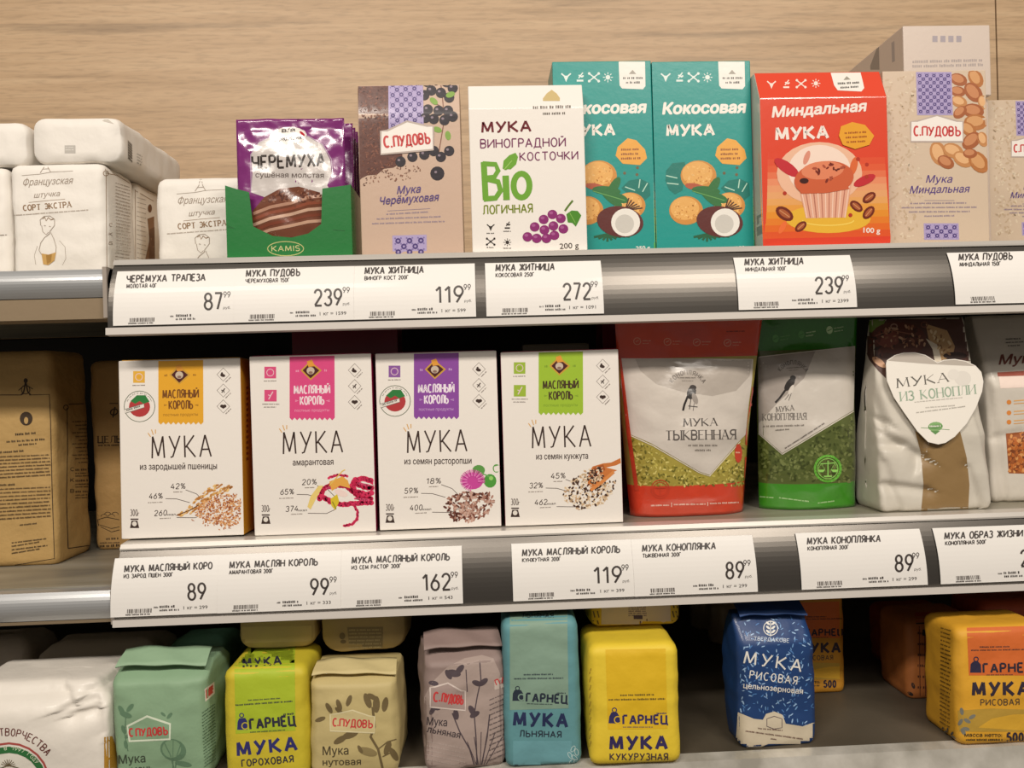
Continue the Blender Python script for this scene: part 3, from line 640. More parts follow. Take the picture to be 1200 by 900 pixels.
for i in range(5):
    Y = .706+i*.0155+(.002 if i else 0); xl, xr = (275, 403) if i == 0 else (278+5*i, 409+5*i)
    wid = at(403, 200, .706).x-at(275, 200, .706).x
    cx_ = (at(275, 200, .706).x+at(403, 200, .706).x)/2+(.0085+.0035*i if i else 0)
    hh = at(340, 136, .706).z-ZTR-.001+(.001*i)
    cx_ = min(cx_, cx+hw-.0012-wid/2) if i == 0 else min(cx_, cx+hw-.0012-wid/2)
    rt = tag(empty('spice_sachet', (cx_, Y+.0065, ZTR+.0014), (-.02, 0, 0)), None, 'sachet', SG)
    rt['label'] = 'glossy purple sachet with white oval and layered cake picture, frontmost in display' if i == 0 else 'purple sachet in the green display, %s from the front, only its right edge showing' % ('', 'second', 'third', 'fourth', 'fifth, rearmost')[i]
    g = lambda t: min(1, max(0, math.sin(PI*min(1, max(0, (t-.03)/.9)))))**.6 if .03 < t < .93 else 0.02
    V, F = pouch_vf(wid, .0105, hh, g, seed=i+4, amp=.0016, pw=.5, fr=42, NX=40, NZ=56); b_ = mesh('sachet_body', V, F, M('7A2A70', 'film'), rt, smooth=True, fix=True)
    if i == 0:
        A = Art(rt, [b_], cB, 'film', grid=4, seed=5)
        A.part('front_print'); A.p([(165, 480), (160, 400), (190, 350), (240, 325), (400, 325), (460, 360), (492, 420), (500, 480), (480, 530), (500, 560), (330, 620), (160, 560)], 'C9C2BE')
        A.l([(160, 560), (158, 400), (195, 348), (250, 322), (400, 322), (462, 358), (498, 420), (505, 500)], 3, 'B9A5B9')
        A.e(315, 322, 80, 38, 'DCD6D0', -4); A.e(315, 322, 72, 32, 'EFEAE4', -4); A.part('lettering'); A.t('в/а', 290, 308, 345, 304, 18, '2A2422', .8); A.t('Традиция', 262, 342, 372, 336, 17, '2A2422', .8); A.e(258, 342, 14, 6, 'B3202C', 30); A.e(375, 312, 14, 5, 'B3202C', 40)
        A.t('ЧЕРЁМУХА', 166, 460, 470, 448, 52, '2E2420', 1.4); A.t('сушёная молотая', 178, 496, 466, 498, 22, '6A5F5A', .6)
        A.part('cake_picture'); cb = ['6E3A26', 'A8745A', '6E3A26', 'C79C82', '7A402A', 'B98A70', '6E3A26']
        A.p([(162, 700), (165, 640), (215, 580), (280, 545), (360, 535), (450, 560), (465, 620), (462, 700), (380, 745), (250, 755)], '70402C')
        for q, c in enumerate(('B58A74', '8A4A34', 'C9A58E', '7A3E2A', 'BF9880')): A.l([(168, 650+q*24), (240, 622+q*24), (330, 604+q*24), (400, 580+q*26), (458, 575+q*26)], 13, c)
        A.sp([(200, 600), (300, 545), (450, 560), (455, 600), (320, 600)], 90, 7, ['4E2416', '8C5A42', '5E3020']); A.finish()
        A = Art(rt, [b_], cB, 'film', grid=4, seed=6)

# cherry flour box
def pudov_pattern(A, q, n=4, m=6, bg='A99BC4', fg='4C3C78'):   # q = quad TL TR BR BL in crop units
    A.p(q, bg)
    def b(u, v): return ((q[0][0]*(1-u)+q[1][0]*u)*(1-v)+(q[3][0]*(1-u)+q[2][0]*u)*v, (q[0][1]*(1-u)+q[1][1]*u)*(1-v)+(q[3][1]*(1-u)+q[2][1]*u)*v)
    s_ = abs(q[1][0]-q[0][0])/n; P = []; R_ = []
    for j in range(m*2+1):
        for i in range(n+1):
            u, v = (i+(.5 if j % 2 else 0))/n, j/2/m
            if u < .04 or u > .96 or v < .04 or v > .96: continue
            x, y = b(u, v); P.append(A.ep(x, y, s_*.26, s_*.26, 0, 8)); R_.append(A.ep(x, y, s_*.10, s_*.10, 0, 6))
    A.many(P, fg); A.many(R_, bg)
    P = []
    for j in range(m*2):
        for i in range(n*2):
            u, v = (i+.5)/n/2, (j+.5)/m/2; x, y = b(u, v); P.append([(x-s_*.09, y), (x, y-s_*.09), (x+s_*.09, y), (x, y+s_*.09)])
    A.many(P, '7C6CA4')
def pudov_logo(A, x0, x1, y0, y1, red='C43A3A', slope=0, fill='ECE6DF', rim='B8A9A0'):
    """white five-sided plate with the red name; x0..x1, y0 (eaves) .. y1; roof rises above"""
    h = y1-y0; pk = h*.32; sl = slope
    A.part('brand_plate')
    pts = [(x0, y0), (x0+(x1-x0)*.12, y0-2), ((x0+x1)/2, y0-pk+sl/2), (x1-(x1-x0)*.12, y0-2+sl), (x1, y0+sl), (x1, y1+sl), (x0, y1)]
    A.p(pts, fill); A.l(pts, h*.08, rim, True)
    A.sk('С', x0+h*.16, y1-h*.30, x0+h*.38, y1-h*.30+sl*.1, h*.46, red, .2, 0); A.e(x0+h*.47, y1-h*.33, h*.05, h*.05, red, n=6)
    A.sk('ПУДОВЪ', x0+h*.58, y1-h*.30+sl*.15, x1-h*.14, y1-h*.30+sl*.9, h*.44, red, .19, 0)
    A.part('lettering')
LAV = '55407E'
r_, o_, A, dm = carton('flour_carton', 'brown and beige carton with dark cherries and lavender ribbon', 421, 541, 97, .712, ZTR, .052, 'C4A995', 'A78C74', bend=.18, off=.006, crop=cB, ym=200, seed=9)
A.part('picture'); A.p([A.uv(0, 0), A.uv(.36, 0), A.uv(.36, .25), A.uv(.42, .4), (800, 430), (760, 455), (720, 460), (690, 485), (650, 488), (625, 500), (610, 520)], '5A2F22')
A.sp([(620, 110), (735, 100), (735, 300), (800, 420), (700, 470), (625, 480)], 260, 7, ['6E3E2C', '4A241A', '7A4834']); A.sp([(640, 470), (760, 440), (900, 450), (850, 500), (700, 520), (630, 540)], 90, 4, ['5A2F22', '7A4A36', '8C5E48'])
A.l([(960, 90), (975, 250), (950, 400)], 4, '7A4A34'); A.l([(930, 180), (1000, 220)], 3, '7A4A34')
for x, y in ((905, 95), (940, 85), (985, 95), (1010, 120), (920, 130), (960, 140), (995, 160), (890, 150), (905, 210), (950, 215), (990, 215), (930, 250), (975, 255), (1010, 240), (895, 245), (995, 385), (960, 410), (930, 385), (890, 400), (840, 410), (790, 430), (945, 480)):
    q = 30 if y > 470 else 22; A.e(x, y, q, q, '1E1420'); A.e(x-7, y-6, 6, 5, '8A7A86')
for x, y, a in ((930, 175, 40), (1000, 148, -20), (945, 295, 20), (990, 320, 80), (870, 110, -30)): A.e(x, y, 20, 12, '7BA040', a)
A.part('brand_ribbon'); pudov_pattern(A, [(738, 88), (884, 75), (888, 300), (740, 300)], 4, 5); A.part('lower_ribbon'); pudov_pattern(A, [(755, 742), (900, 738), (900, 835), (757, 835)], 3, 2)
A.part('lettering'); pudov_logo(A, 707, 928, 302, 400, slope=-20)
A.t('Мука', 775, 566, 872, 560, 32, LAV, .5, .25); A.t('Черёмуховая', 700, 612, 948, 594, 32, LAV, .5, .25)
for i, (a, b) in enumerate(((730, 910), (690, 960), (670, 980))): A.mic(a, 655+i*20, b, 645+i*20, 7, '8A7A8C')
A.l([(735, 638), (915, 628)], 2, '8A7A8C'); A.finish()

# grape seed box
r_, o_, A, dm = carton('flour_carton', 'white carton with green leafy lettering and purple grape bunch', 551, 686, 97, .702, ZTR, .042, 'ECE7E0', 'E4DED6', bend=.15, off=.007, crop=cC, kind='gloss', ym=200, seed=4)
A.part('lettering'); mr = '6B1E28'; pl = '7A3A60'
A.part('emblem'); A.p([(330, 190), (345, 170), (365, 155), (385, 170), (398, 188), (398, 200), (330, 200)], 'C9B480'); A.mic(290, 232, 448, 228, 12, '6E655C'); A.mic(330, 256, 420, 254, 11, '6E655C')
A.part('lettering'); A.t('МУКА', 84, 327, 280, 322, 42, mr, 2.2); A.t('ВИНОГРАДНОЙ', 80, 389, 420, 382, 34, pl, .8); A.t('КОСТОЧКИ', 238, 440, 470, 434, 32, pl, .8)
G1 = '6FA53A'
A.part('leafy_lettering')
A.l([(92, 445), (96, 520), (100, 598)], 24, G1); A.l([(88, 452), (140, 455), (150, 480), (135, 505), (100, 510)], 20, G1); A.l([(100, 512), (150, 525), (160, 560), (140, 590), (92, 594)], 22, G1)
A.l([(180, 500), (184, 598)], 26, G1); A.e(180, 468, 10, 10, G1); A.l(A.ep(244, 540, 32, 48, 0, 24), 24, G1, True)
A.p([(168, 472), (172, 440), (195, 418), (220, 408), (230, 425), (222, 455), (200, 475)], G1); A.l([(175, 475), (205, 440)], 2.5, 'A8CC74')
A.t('ЛОГИЧНАЯ', 90, 655, 288, 648, 34, '7C8A2C', 1)
A.part('icons'); ic = '3A3430'
for k, (x, y) in enumerate(((120, 708), (187, 700), (120, 765), (187, 768))): A.icon(x, y, 15, ic, (0, 1, 2, 3)[k]); A.mic(x-16, y+26, x+16, y+26, 5, ic)
A.part('grape_picture')
for x, y in ((368, 656), (402, 672), (333, 676), (372, 702), (412, 714), (297, 706), (336, 718), (376, 740), (305, 752), (268, 746), (344, 752)): A.e(x, y, 20, 19, '8A3070'); A.e(x-5, y-6, 8, 6, 'A65A90')
A.l([(418, 642), (432, 622), (450, 600)], 8, '5E7A30'); A.p([(424, 655), (445, 640), (470, 642), (484, 660), (474, 682), (462, 705), (448, 690), (430, 688)], '4E8A30'); A.l([(438, 650), (460, 690)], 2.5, '8AB85A')
A.part('lettering'); A.t('200 g', 398, 795, 474, 790, 23, '4A4038', .4); A.finish()

# turquoise coconut boxes
def coconut(xl, xr, dx, label, hidden):
    r_, o_, A, dm = carton('flour_carton', label, xl, xr, 72, .722 if not hidden else .7225, ZTR, .045, '109088', '0E7A72', crop=cC, ym=180, group='turquoise coconut cartons', seed=6)
    def X(x): return x+dx
    A.part('picture')
    n = 12
    for i in range(n):      # printed ground: turquoise to pale to yellow-green to green
        t = i/(n-1); v0 = .50+t*.5; c = [(16, 144, 136), (120, 196, 190), (206, 226, 190), (196, 208, 70), (150, 190, 60), (30, 140, 80)]
        q = t*(len(c)-1); a = min(int(q), len(c)-2); f_ = q-a; col = '%02X%02X%02X' % tuple(int(c[a][j]*(1-f_)+c[a+1][j]*f_) for j in range(3))
        A.ruv(0, v0, 1, v0+.5/n+.002, col)
    lf = '0E7468'
    for q in ([(822, 520), (825, 480), (850, 450), (900, 445), (905, 480), (890, 560), (860, 575), (835, 555)], [(1045, 550), (1075, 520), (1120, 512), (1158, 530), (1162, 580), (1140, 598), (1090, 590)]): A.p([(X(a), b) for a, b in q], lf)
    for a, b, c, d_ in ((825, 500, 870, 510), (828, 530, 875, 535), (1060, 545, 1100, 560), (1120, 515, 1115, 550), (1150, 530, 1130, 565)): A.l([(X(a), b), (X(c), d_)], 4, 'B8DCC8')
    for cx_, cy, rr in ((955, 500, 72), (905, 640, 68), (1080, 620, 62)):
        A.e(X(cx_), cy, rr, rr*.85, 'C98A3E', n=24); A.e(X(cx_-5), cy-8, rr*.85, rr*.68, 'E0A95C', n=24); A.sp([(X(cx_-rr*.7), cy-rr*.5), (X(cx_+rr*.7), cy-rr*.5), (X(cx_+rr*.7), cy+rr*.5), (X(cx_-rr*.7), cy+rr*.5)], 60, 5, ['F0C27C', 'C07E36', 'E8B468'])
    A.e(X(940), 545, 40, 14, 'B0583C', 10)
    for a, b, rx, rot in ((985, 560, 58, 5), (1005, 590, 55, 40), (1015, 545, 45, -60), (1035, 590, 40, 20)): A.e(X(a), b, rx, 18, '2E6E38', rot)
    A.l([(X(930), 562), (X(1060), 600)], 3, '6AA45A')
    for i in range(9): A.l([(X(990), 735), (X(935+i*18), 765-abs(i-3)*6 if i < 7 else 745)], 9, '1E5A38')
    for i in range(6): A.l([(X(1060), 640), (X(1075+i*11), 590+i*8)], 5, '4A2A1C')
    A.e(X(1040), 685, 94, 62, '5A2420', 8, 26); A.e(X(1062), 688, 58, 56, 'E6E2DA', 0, 24); A.e(X(1058), 694, 38, 38, 'C8C4BC', 0, 20)
    A.part('callout'); A.p([(X(1022), 420), (X(1030), 385), (X(1070), 350), (X(1105), 358), (X(1140), 395), (X(1148), 430), (X(1120), 458), (X(1050), 452)], 'E3A443')
    for i in range(3): A.mic(X(1044), 400+i*18, X(1122), 398+i*18, 9, '8A4A28')
    A.part('brand_plate'); A.p([(X(1034), 42), (X(1140), 42), (X(1142), 140), (X(1132), 153), (X(1048), 150), (X(1038), 138)], 'E8E4DC'); A.p([(X(1075), 92), (X(1090), 75), (X(1105), 92)], '9A9488'); A.mic(X(1052), 112, X(1132), 112, 9, '3A3430'); A.mic(X(1064), 130, X(1120), 130, 9, '3A3430')
    A.part('icons')
    for k in range(4): A.icon(X(823+k*56), 105, 19, 'D8E4DE', k)
    A.part('lettering'); A.t('Кокосовая', X(812), 252, X(1140), 246, 44, 'EDE6DC', 2, .15); A.t('МУКА', X(828), 340, X(1016), 337, 44, 'EDE6DC', 3.0)
    for a in ((1110, 468), (1058, 490), (1108, 496)): A.e(X(a[0]), a[1], 6, 6, '6A5A3C')
    A.t('250 g', X(1105), 800, X(1160), 796, 16, 'E8E4DC', 1); A.finish()
coconut(766.5, 882, 0, 'turquoise coconut flour carton, fully visible, beside the red one', False)
coconut(650, 765.8, -400, 'turquoise coconut flour carton, left half hidden by the grape seed carton', True)

# red muffin box
r_, o_, A, dm = carton('flour_carton', 'red carton with muffin and almonds picture, sloping top', 894, 1043, 79, .702, ZTR, .042, 'D9482F', 'C9BFB2', bend=.17, off=.012, crop=cD, kind='gloss', ym=260, seed=5, topc='D9482F')
for p_ in o_.data.polygons:
    if p_.normal.x > .7: p_.material_index = 2
A.part('picture')
c = [(217, 72, 47), (222, 96, 60), (228, 150, 110), (226, 168, 110), (226, 150, 50), (224, 110, 40), (214, 66, 44)]
for i in range(14):
    t = i/13; q = t*(len(c)-1); a = min(int(q), len(c)-2); f_ = q-a; A.ruv(0, .46+t*.5, 1, .46+t*.5+.045, '%02X%02X%02X' % tuple(int(c[a][j]*(1-f_)+c[a+1][j]*f_) for j in range(3)))
A.e(270, 610, 150, 110, 'E8B89A', 0, 28); A.e(270, 600, 110, 90, 'F0D8C8', 0, 28); A.e(300, 770, 150, 50, 'E3B23A', 0, 24); A.l(A.ep(300, 775, 90, 18, 0, 20, 0, 180), 4, 'F0D060')
for x, y, rx, rot, cc in ((155, 590, 52, 35, 'C03038'), (225, 555, 26, -70, 'D8907A'), (390, 585, 34, -75, 'D86A3A'), (428, 635, 42, -25, 'C03038'), (140, 800, 25, -60, 'E8703A')): A.e(x, y, rx, rx*.38, cc, rot)
A.p([(200, 670), (382, 648), (362, 765), (222, 768)], 'E0A88E')
for i in range(13): A.l([(206+i*14, 670-i*1.6), (226+i*11, 766)], 3.4, 'B87460' if i % 2 else 'F0CDB8')
A.p(A.ep(285, 630, 105, 62, -8, 24, 150, 400)+[(375, 665), (290, 680), (205, 682)], 'C9603C'); A.e(280, 600, 75, 32, 'DD8460', -5, 20)
A.sp([(230, 590), (270, 565), (350, 580), (370, 630), (210, 650)], 16, 9, ['7A2E22', '5E2018', 'A8503A']); A.e(215, 637, 16, 10, '3E1E1C')
for x, y, rx, rot in ((147, 752, 35, 35), (204, 797, 24, -40), (399, 726, 26, 40), (444, 695, 26, -35), (442, 748, 27, -50)): A.e(x, y, rx, rx*.6, '6E2A1C', rot); A.e(x, y, rx*.7, rx*.33, 'A85A34', rot); A.l([(x-rx*.6*math.cos(math.radians(rot)), y-rx*.6*math.sin(math.radians(rot))), (x+rx*.6*math.cos(math.radians(rot)), y+rx*.6*math.sin(math.radians(rot)))], 2.4, 'D89A6A')
for x, y in ((148, 680), (437, 579), (436, 622), (405, 560), (378, 757)): A.e(x, y, 7, 7, 'B03828')
A.part('callout'); A.p([(338, 478), (345, 445), (385, 430), (430, 440), (462, 478), (445, 510), (395, 525), (352, 510)], 'E3A030')
for i in range(3): A.mic(358+i*4, 472+i*16, 440-i*4, 468+i*16, 7, '9A4A20')
A.part('brand_plate'); A.p([(310, 252), (415, 248), (428, 310), (418, 322), (335, 318), (322, 300)], 'E8E4DC'); A.mic(335, 298, 410, 294, 8, '3A3430'); A.mic(345, 312, 408, 308, 7, '3A3430'); A.p([(355, 282), (366, 268), (380, 280)], '9A9488')
A.part('icons')
for k in range(4): A.icon(102+k*52, 298-k*1.5, 15, 'ECD8CC', k)
A.part('lettering'); A.t('Миндальная', 105, 412, 432, 390, 36, 'EFE4DA', 1.6, .2); A.t('МУКА', 118, 492, 300, 485, 42, 'EFE4DA', 3.0); A.t('100 g', 424, 818, 482, 820, 18, 'EFE4DA', 1); A.finish()
A = Art(r_, [o_], cD, 'card', seed=3, normal=(-1, 0, 0)); A.part('side_print')
for i in range(9): A.p([(50, 480+i*40), (70, 470+i*40), (72, 500+i*40), (52, 510+i*40)], '8A857C')
A.finish()

# almond boxes
def almond(xl, xr, yt, Y, dx, dy, k, label, seed, d=.052):
    r_, o_, A, dm = carton('flour_carton', label, xl, xr, yt, Y, ZTR, d, 'CDB9A2', 'C2A994', crop=cD, ym=200, group='beige almond cartons', seed=seed)
    X = lambda x: 500+(x-500)*k+dx; Yy = lambda y: 250+(y-250)*k+dy
    A.part('picture'); A.sp([(X(505), Yy(260)), (X(608), Yy(260)), (X(615), Yy(500)), (X(640), Yy(700)), (X(600), Yy(840)), (X(525), Yy(840))], 240, 7, ['C4AE94', 'D8C8B0', 'BFA88C'])
    for x, y, rx, rot in ((760, 280, 30, 20), (820, 275, 34, 60), (758, 322, 26, 10), (812, 325, 38, 50), (762, 358, 28, 20), (845, 360, 24, 80), (812, 390, 36, 10), (765, 395, 26, -40), (820, 430, 40, 0), (795, 455, 30, 40), (805, 495, 36, -40), (845, 490, 26, 70), (690, 540, 42, 70), (740, 530, 36, 20), (775, 560, 36, 30), (715, 570, 30, 30), (830, 570, 42, 50), (800, 540, 24, 0)):
        c1, c2 = random.Random(x+y).choice((('B0703C', 'D09A66'), ('A05C34', 'C4855A'), ('BE8450', 'DEAE7C')))
        A.e(X(x), Yy(y), rx*1.05*k, rx*.72*k, c1, rot); A.e(X(x-3), Yy(y-4), rx*.75*k, rx*.45*k, c2, rot)
    A.part('brand_ribbon'); pudov_pattern(A, [(X(610), Yy(253)), (X(735), Yy(253)), (X(740), Yy(405)), (X(614), Yy(405))], 5, 6); A.part('lower_ribbon'); pudov_pattern(A, [(X(637), Yy(785)), (X(760), Yy(785)), (X(762), Yy(843)), (X(639), Yy(843))], 4, 2)
    A.part('lettering'); pudov_logo(A, X(592), X(775), Yy(428), Yy(498))
    A.t('Мука', X(645), Yy(642), X(735), Yy(642), 26*k, LAV, .5, .25); A.t('Миндальная', X(588), Yy(680), X(795), Yy(676), 26*k, LAV, .5, .25)
    A.l([(X(640), Yy(705)), (X(745), Yy(705))], 2, '8A7A8C')
    for i, (a, b) in enumerate(((590, 790), (560, 825), (585, 800), (640, 745))): A.mic(X(a), Yy(718+i*15), X(b), Yy(716+i*15), 6, '8A7A8C')
    A.finish(); return dm
d1 = almond(1037, 1158, 83, .722, 0, 0, 1, 'beige almond carton, first from left, beside the red carton', 3)
almond(1154, 1254, 117, .86, 372, 103, .80, 'beige almond carton, set back, cut by right edge of photo', 4)
# behind: one more carton with another lying on it
x0 = at(1062, 90, .835)
ztop = at(1110, 116, .835).z
d3 = carton('flour_carton', 'plain pale carton standing hidden behind the first almond carton', 1062, 1160, 117, .84, ZTR, .052, 'C8B6A8', 'C8B6A8', ym=200)
d3[2].finish()
r_, o_, A, dm = lying_bag('flour_carton', 'pale carton lying on top of the almond cartons, topmost, bottom facing out', 1059, 1161, 30, 112, .832, 'CFC0B4', .135, 'card', cD, seed=2, Z=ZTR+d3[3][2]+.001, box=True, cat='flour box', group='beige almond cartons')
A.part('lettering')
for i in range(2): A.mic(598, 222+i*16, 850, 216+i*16, 10, 'A89C98', 1)
for i in range(4): A.r(668+i*28, 126, 686+i*28, 148, 'A39AA0')
A.part('bottom_patch'); A.l([(660, 94), (775, 98)], 8, 'B0A4C0'); A.part('side_print'); A.p([(448, 190), (480, 165), (482, 245), (450, 245)], '8E8680'); A.p([(405, 222), (425, 205), (425, 240), (402, 240)], 'B07A68'); A.p([(524, 150), (534, 144), (536, 215), (526, 220)], 'A59C9A'); A.finish()

# ================================================================ MIDDLE ROW
cL, cE, cF, cG, cM, cN = (0, 370, 2.727), (280, 370, 3.2145), (570, 360, 3.2145), (870, 350, 3.2145), (0, 400, 3.214), (140, 400, 3.75)
DK = '3E2E28'
def hand(A, txt, x1, y1, x2, y2, h, col=DK, w=.062): A.sk(txt, x1, y1, x2, y2, h, col, w, gap=.3)
def king(A, x, y, k, rib, txtc, subc, ribbon, sq, seal, title, sub, sw, pct, sx=0):
    """shared layout of the four white cartons; x, y = top left of the face in crop units, k = scale against the pink one"""
    X = lambda a: x+(a-46)*k; Y = lambda b: y+(b-150)*k
    A.part('brand_ribbon'); z = [A.uv(.315, 0), A.uv(.68, 0)]
    n = 9; bot = [(X(361-i*(170/(n*2))), Y(394 if i % 2 else 384)) for i in range(n*2+1)]
    A.p([(X(191), A.uv(.3, .004)[1]), (X(360), A.uv(.6, .004)[1])]+bot, rib)
    A.p([(X(232), Y(206)), (X(268), Y(170)), (X(312), Y(206)), (X(270), Y(243))], 'C99A3A'); A.p([(X(240), Y(206)), (X(268), Y(178)), (X(303), Y(206)), (X(270), Y(236))], '4A1A1C')
    A.e(X(270), Y(207), 15*k, 14*k, 'C8B8A4'); A.p([(X(256), Y(172)), (X(275), Y(165)), (X(286), Y(190)), (X(262), Y(193))], 'E09A3A'); A.e(X(270), Y(214), 8*k, 5*k, '8A6A5C')
    A.part('brand_lettering')
    A.sk('МАСЛЯНЫЙ', X(208), Y(294), X(342), Y(291), 30*k, txtc, .17, gap=.25); A.sk('КОРОЛЬ', X(232), Y(335), X(320), Y(333), 30*k, txtc, .17, gap=.25)
    A.t('постные продукты', X(210), Y(362), X(340), Y(360), 11*k, subc, .3); A.l([(X(212), Y(318)), (X(224), Y(320)), (X(212), Y(323))], 3*k, subc); A.l([(X(342), Y(318)), (X(328), Y(320)), (X(342), Y(323))], 3*k, subc)
    A.mic(X(214), Y(212), X(228), Y(212), 9*k, subc); A.mic(X(322), Y(210), X(336), Y(210), 9*k, subc)
    A.part('round_stamps')
    A.r(X(96), Y(192), X(140), Y(236), sq); A.ring(X(118), Y(214), 13*k, 2.5*k, 'E8C8D0' if not seal == 2 else 'D8D8A0'); A.e(X(118), Y(214), 6*k, 6*k, ribbon); A.mic(X(94), Y(248), X(142), Y(247), 4*k, '6A5A54')
    if seal:
        cx_, cy = X(120), Y(325); A.ring(cx_, cy, 58*k, 2.5*k, '5E6A54'); A.e(cx_, cy+2, 40*k, 38*k, 'B23A3C', 0, 20); A.p([(cx_-34*k, cy-20*k), (cx_-10*k, cy-42*k), (cx_+22*k, cy-42*k), (cx_+38*k, cy-18*k), (cx_+16*k, cy-10*k), (cx_, cy-20*k), (cx_-16*k, cy-10*k)], '2E7A3C')
        A.p([(cx_-58*k, cy+12*k), (cx_+16*k, cy-10*k), (cx_+18*k, cy+4*k), (cx_-54*k, cy+26*k)], 'E4DED4'); A.l([(cx_-58*k, cy+12*k), (cx_+16*k, cy-10*k), (cx_+18*k, cy+4*k), (cx_-54*k, cy+26*k)], 2*k, '6A6A60', True); A.mic(cx_-48*k, cy+18*k, cx_+10*k, cy, 7*k, '5A5A54')
        A.arct('контроль', cx_, cy, 48*k, 160, 20, 5*k, '6A6A60')
    else:
        A.r(X(96), Y(279), X(142), Y(323), sq); A.l([(X(112), Y(315)), (X(120), Y(300)), (X(128), Y(286))], 4*k, 'E8C8D0'); A.l([(X(110), Y(298)), (X(120), Y(302))], 3*k, 'E8C8D0'); A.mic(X(88), Y(335), X(154), Y(335), 4*k, '6A5A54'); A.mic(X(94), Y(346), X(140), Y(346), 4*k, '6A5A54')
    A.part('icons')
    for i in range(3):
        cx_, cy = X(436), Y(205+i*60); A.l([(cx_-24*k, cy), (cx_, cy-25*k), (cx_+24*k, cy), (cx_, cy+25*k)], 1.8*k, '5A4C46', True)
        if i == 0: A.e(cx_-2*k, cy+3*k, 10*k, 6*k, DK, 15); A.e(cx_-5*k, cy-4*k, 4*k, 5*k, DK)
        elif i == 1: A.l([(cx_-6*k, cy+8*k), (cx_, cy), (cx_+6*k, cy-8*k)], 4*k, DK); A.l([(cx_-8*k, cy-2*k), (cx_+2*k, cy+1*k), (cx_+4*k, cy+9*k)], 3*k, DK)
        else: A.e(cx_-5*k, cy-1*k, 7*k, 6*k, DK); A.e(cx_+5*k, cy-1*k, 7*k, 6*k, DK); A.p([(cx_-10*k, cy+2*k), (cx_+10*k, cy+2*k), (cx_, cy+9*k)], DK)
        A.mic(cx_+10*k, cy+30*k, cx_+30*k, cy+10*k, 4*k, '6A5A54')
    A.part('title_lettering'); hand(A, 'МУКА', X(165), Y(521), X(390), Y(514), 82*k, DK, .074)
    for a, b, c, d_ in ((152, 425, 162, 440), (165, 412, 172, 432), (180, 412, 180, 428)): A.l([(X(a), Y(b)), (X(c), Y(d_))], 3.5*k, 'D9A860')
    A.t(sub, X(sx), Y(564), X(sx+sw), Y(561), 24*k, DK, .5)
    A.part('nutrition_lettering')
    for (txt, a, b, w_) in ((pct[0], 238, 637, 54), (pct[1], 156, 674, 50), (pct[2], 176, 738, 46)): A.t(txt, X(a), Y(b), X(a+w_), Y(b-2), 20*k, DK, .5, .15)
    A.t('ккал', X(224), Y(737), X(256), Y(736), 8*k, DK, .6); A.mic(X(248), Y(650), X(284), Y(649), 4*k, '7A6A60'); A.mic(X(152), Y(690), X(208), Y(688), 4*k, '7A6A60'); A.mic(X(196), Y(750), X(240), Y(748), 4*k, '7A6A60')
    A.l([(X(294), Y(640)), (X(335), Y(655)), (X(362), Y(682))], 2.2*k, '4A3A34'); A.l([(X(218), Y(673)), (X(260), Y(674)), (X(310), Y(688))], 2.2*k, '4A3A34'); A.l([(X(260), Y(744)), (X(330), Y(745)), (X(366), Y(728))], 2.2*k, '4A3A34')
    A.part('weight_mark'); A.sk('ЗОО', X(86), Y(738), X(112), Y(738), 24*k, '5A4C46', .1, gap=.3); A.t('г', X(113), Y(738), X(119), Y(738), 16*k, '5A4C46')
    A.r(X(86), Y(748), X(116), Y(753), DK); A.p([(X(90), Y(756)), (X(112), Y(756)), (X(119), Y(784)), (X(84), Y(784))], DK); A.e(X(101), Y(768), 9*k, 9*k, 'E4DED4')
WB = 'ECE6DE'
# 1 yellow
r_, o_, A, dm = carton('flour_carton', 'white carton with golden ribbon and wheat heap picture, yellow side', 139, 283, 423, .702, ZMR, .044, WB, 'E0A52A', crop=cN, ym=530, seed=2, lean=.03)
king(A, 2, 82, 1.165, 'E3A72C', '7A4A1C', '9A6A20', 'E3A72C', 'E3B040', 1, 'МУКА', 'из зародышей пшеницы', 290, ('42%', '46%', '260'), 122)
A.part('picture')
A.sp([(250, 770), (300, 730), (340, 690), (400, 640), (440, 625), (500, 640), (470, 660), (400, 690), (340, 740), (310, 760)], 90, 10, ['D9A860', 'C48A4A', 'E8C07E', 'B87A3C'], .5, -35)
A.sp([(330, 760), (350, 715), (420, 680), (510, 665), (532, 690), (530, 800), (480, 815), (400, 800)], 520, 6, ['C9834A', 'D99A62', 'B0683A', 'E8B47E', 'A8603A'], .5)
A.sp([(290, 780), (340, 800), (420, 830), (500, 825), (440, 800), (340, 770)], 22, 5, ['C9834A', 'B0683A']); A.l([(250, 765), (310, 742), (350, 718)], 4, '6A3A1C'); A.finish()
A = Art(r_, [o_], cN, 'card', seed=3, normal=(1, 0, 0)); A.part('side_lettering')
for i in range(14): A.p([(556, 200+i*24), (566, 196+i*24), (567, 208+i*24), (557, 212+i*24)], '9A5A1C')
A.finish()
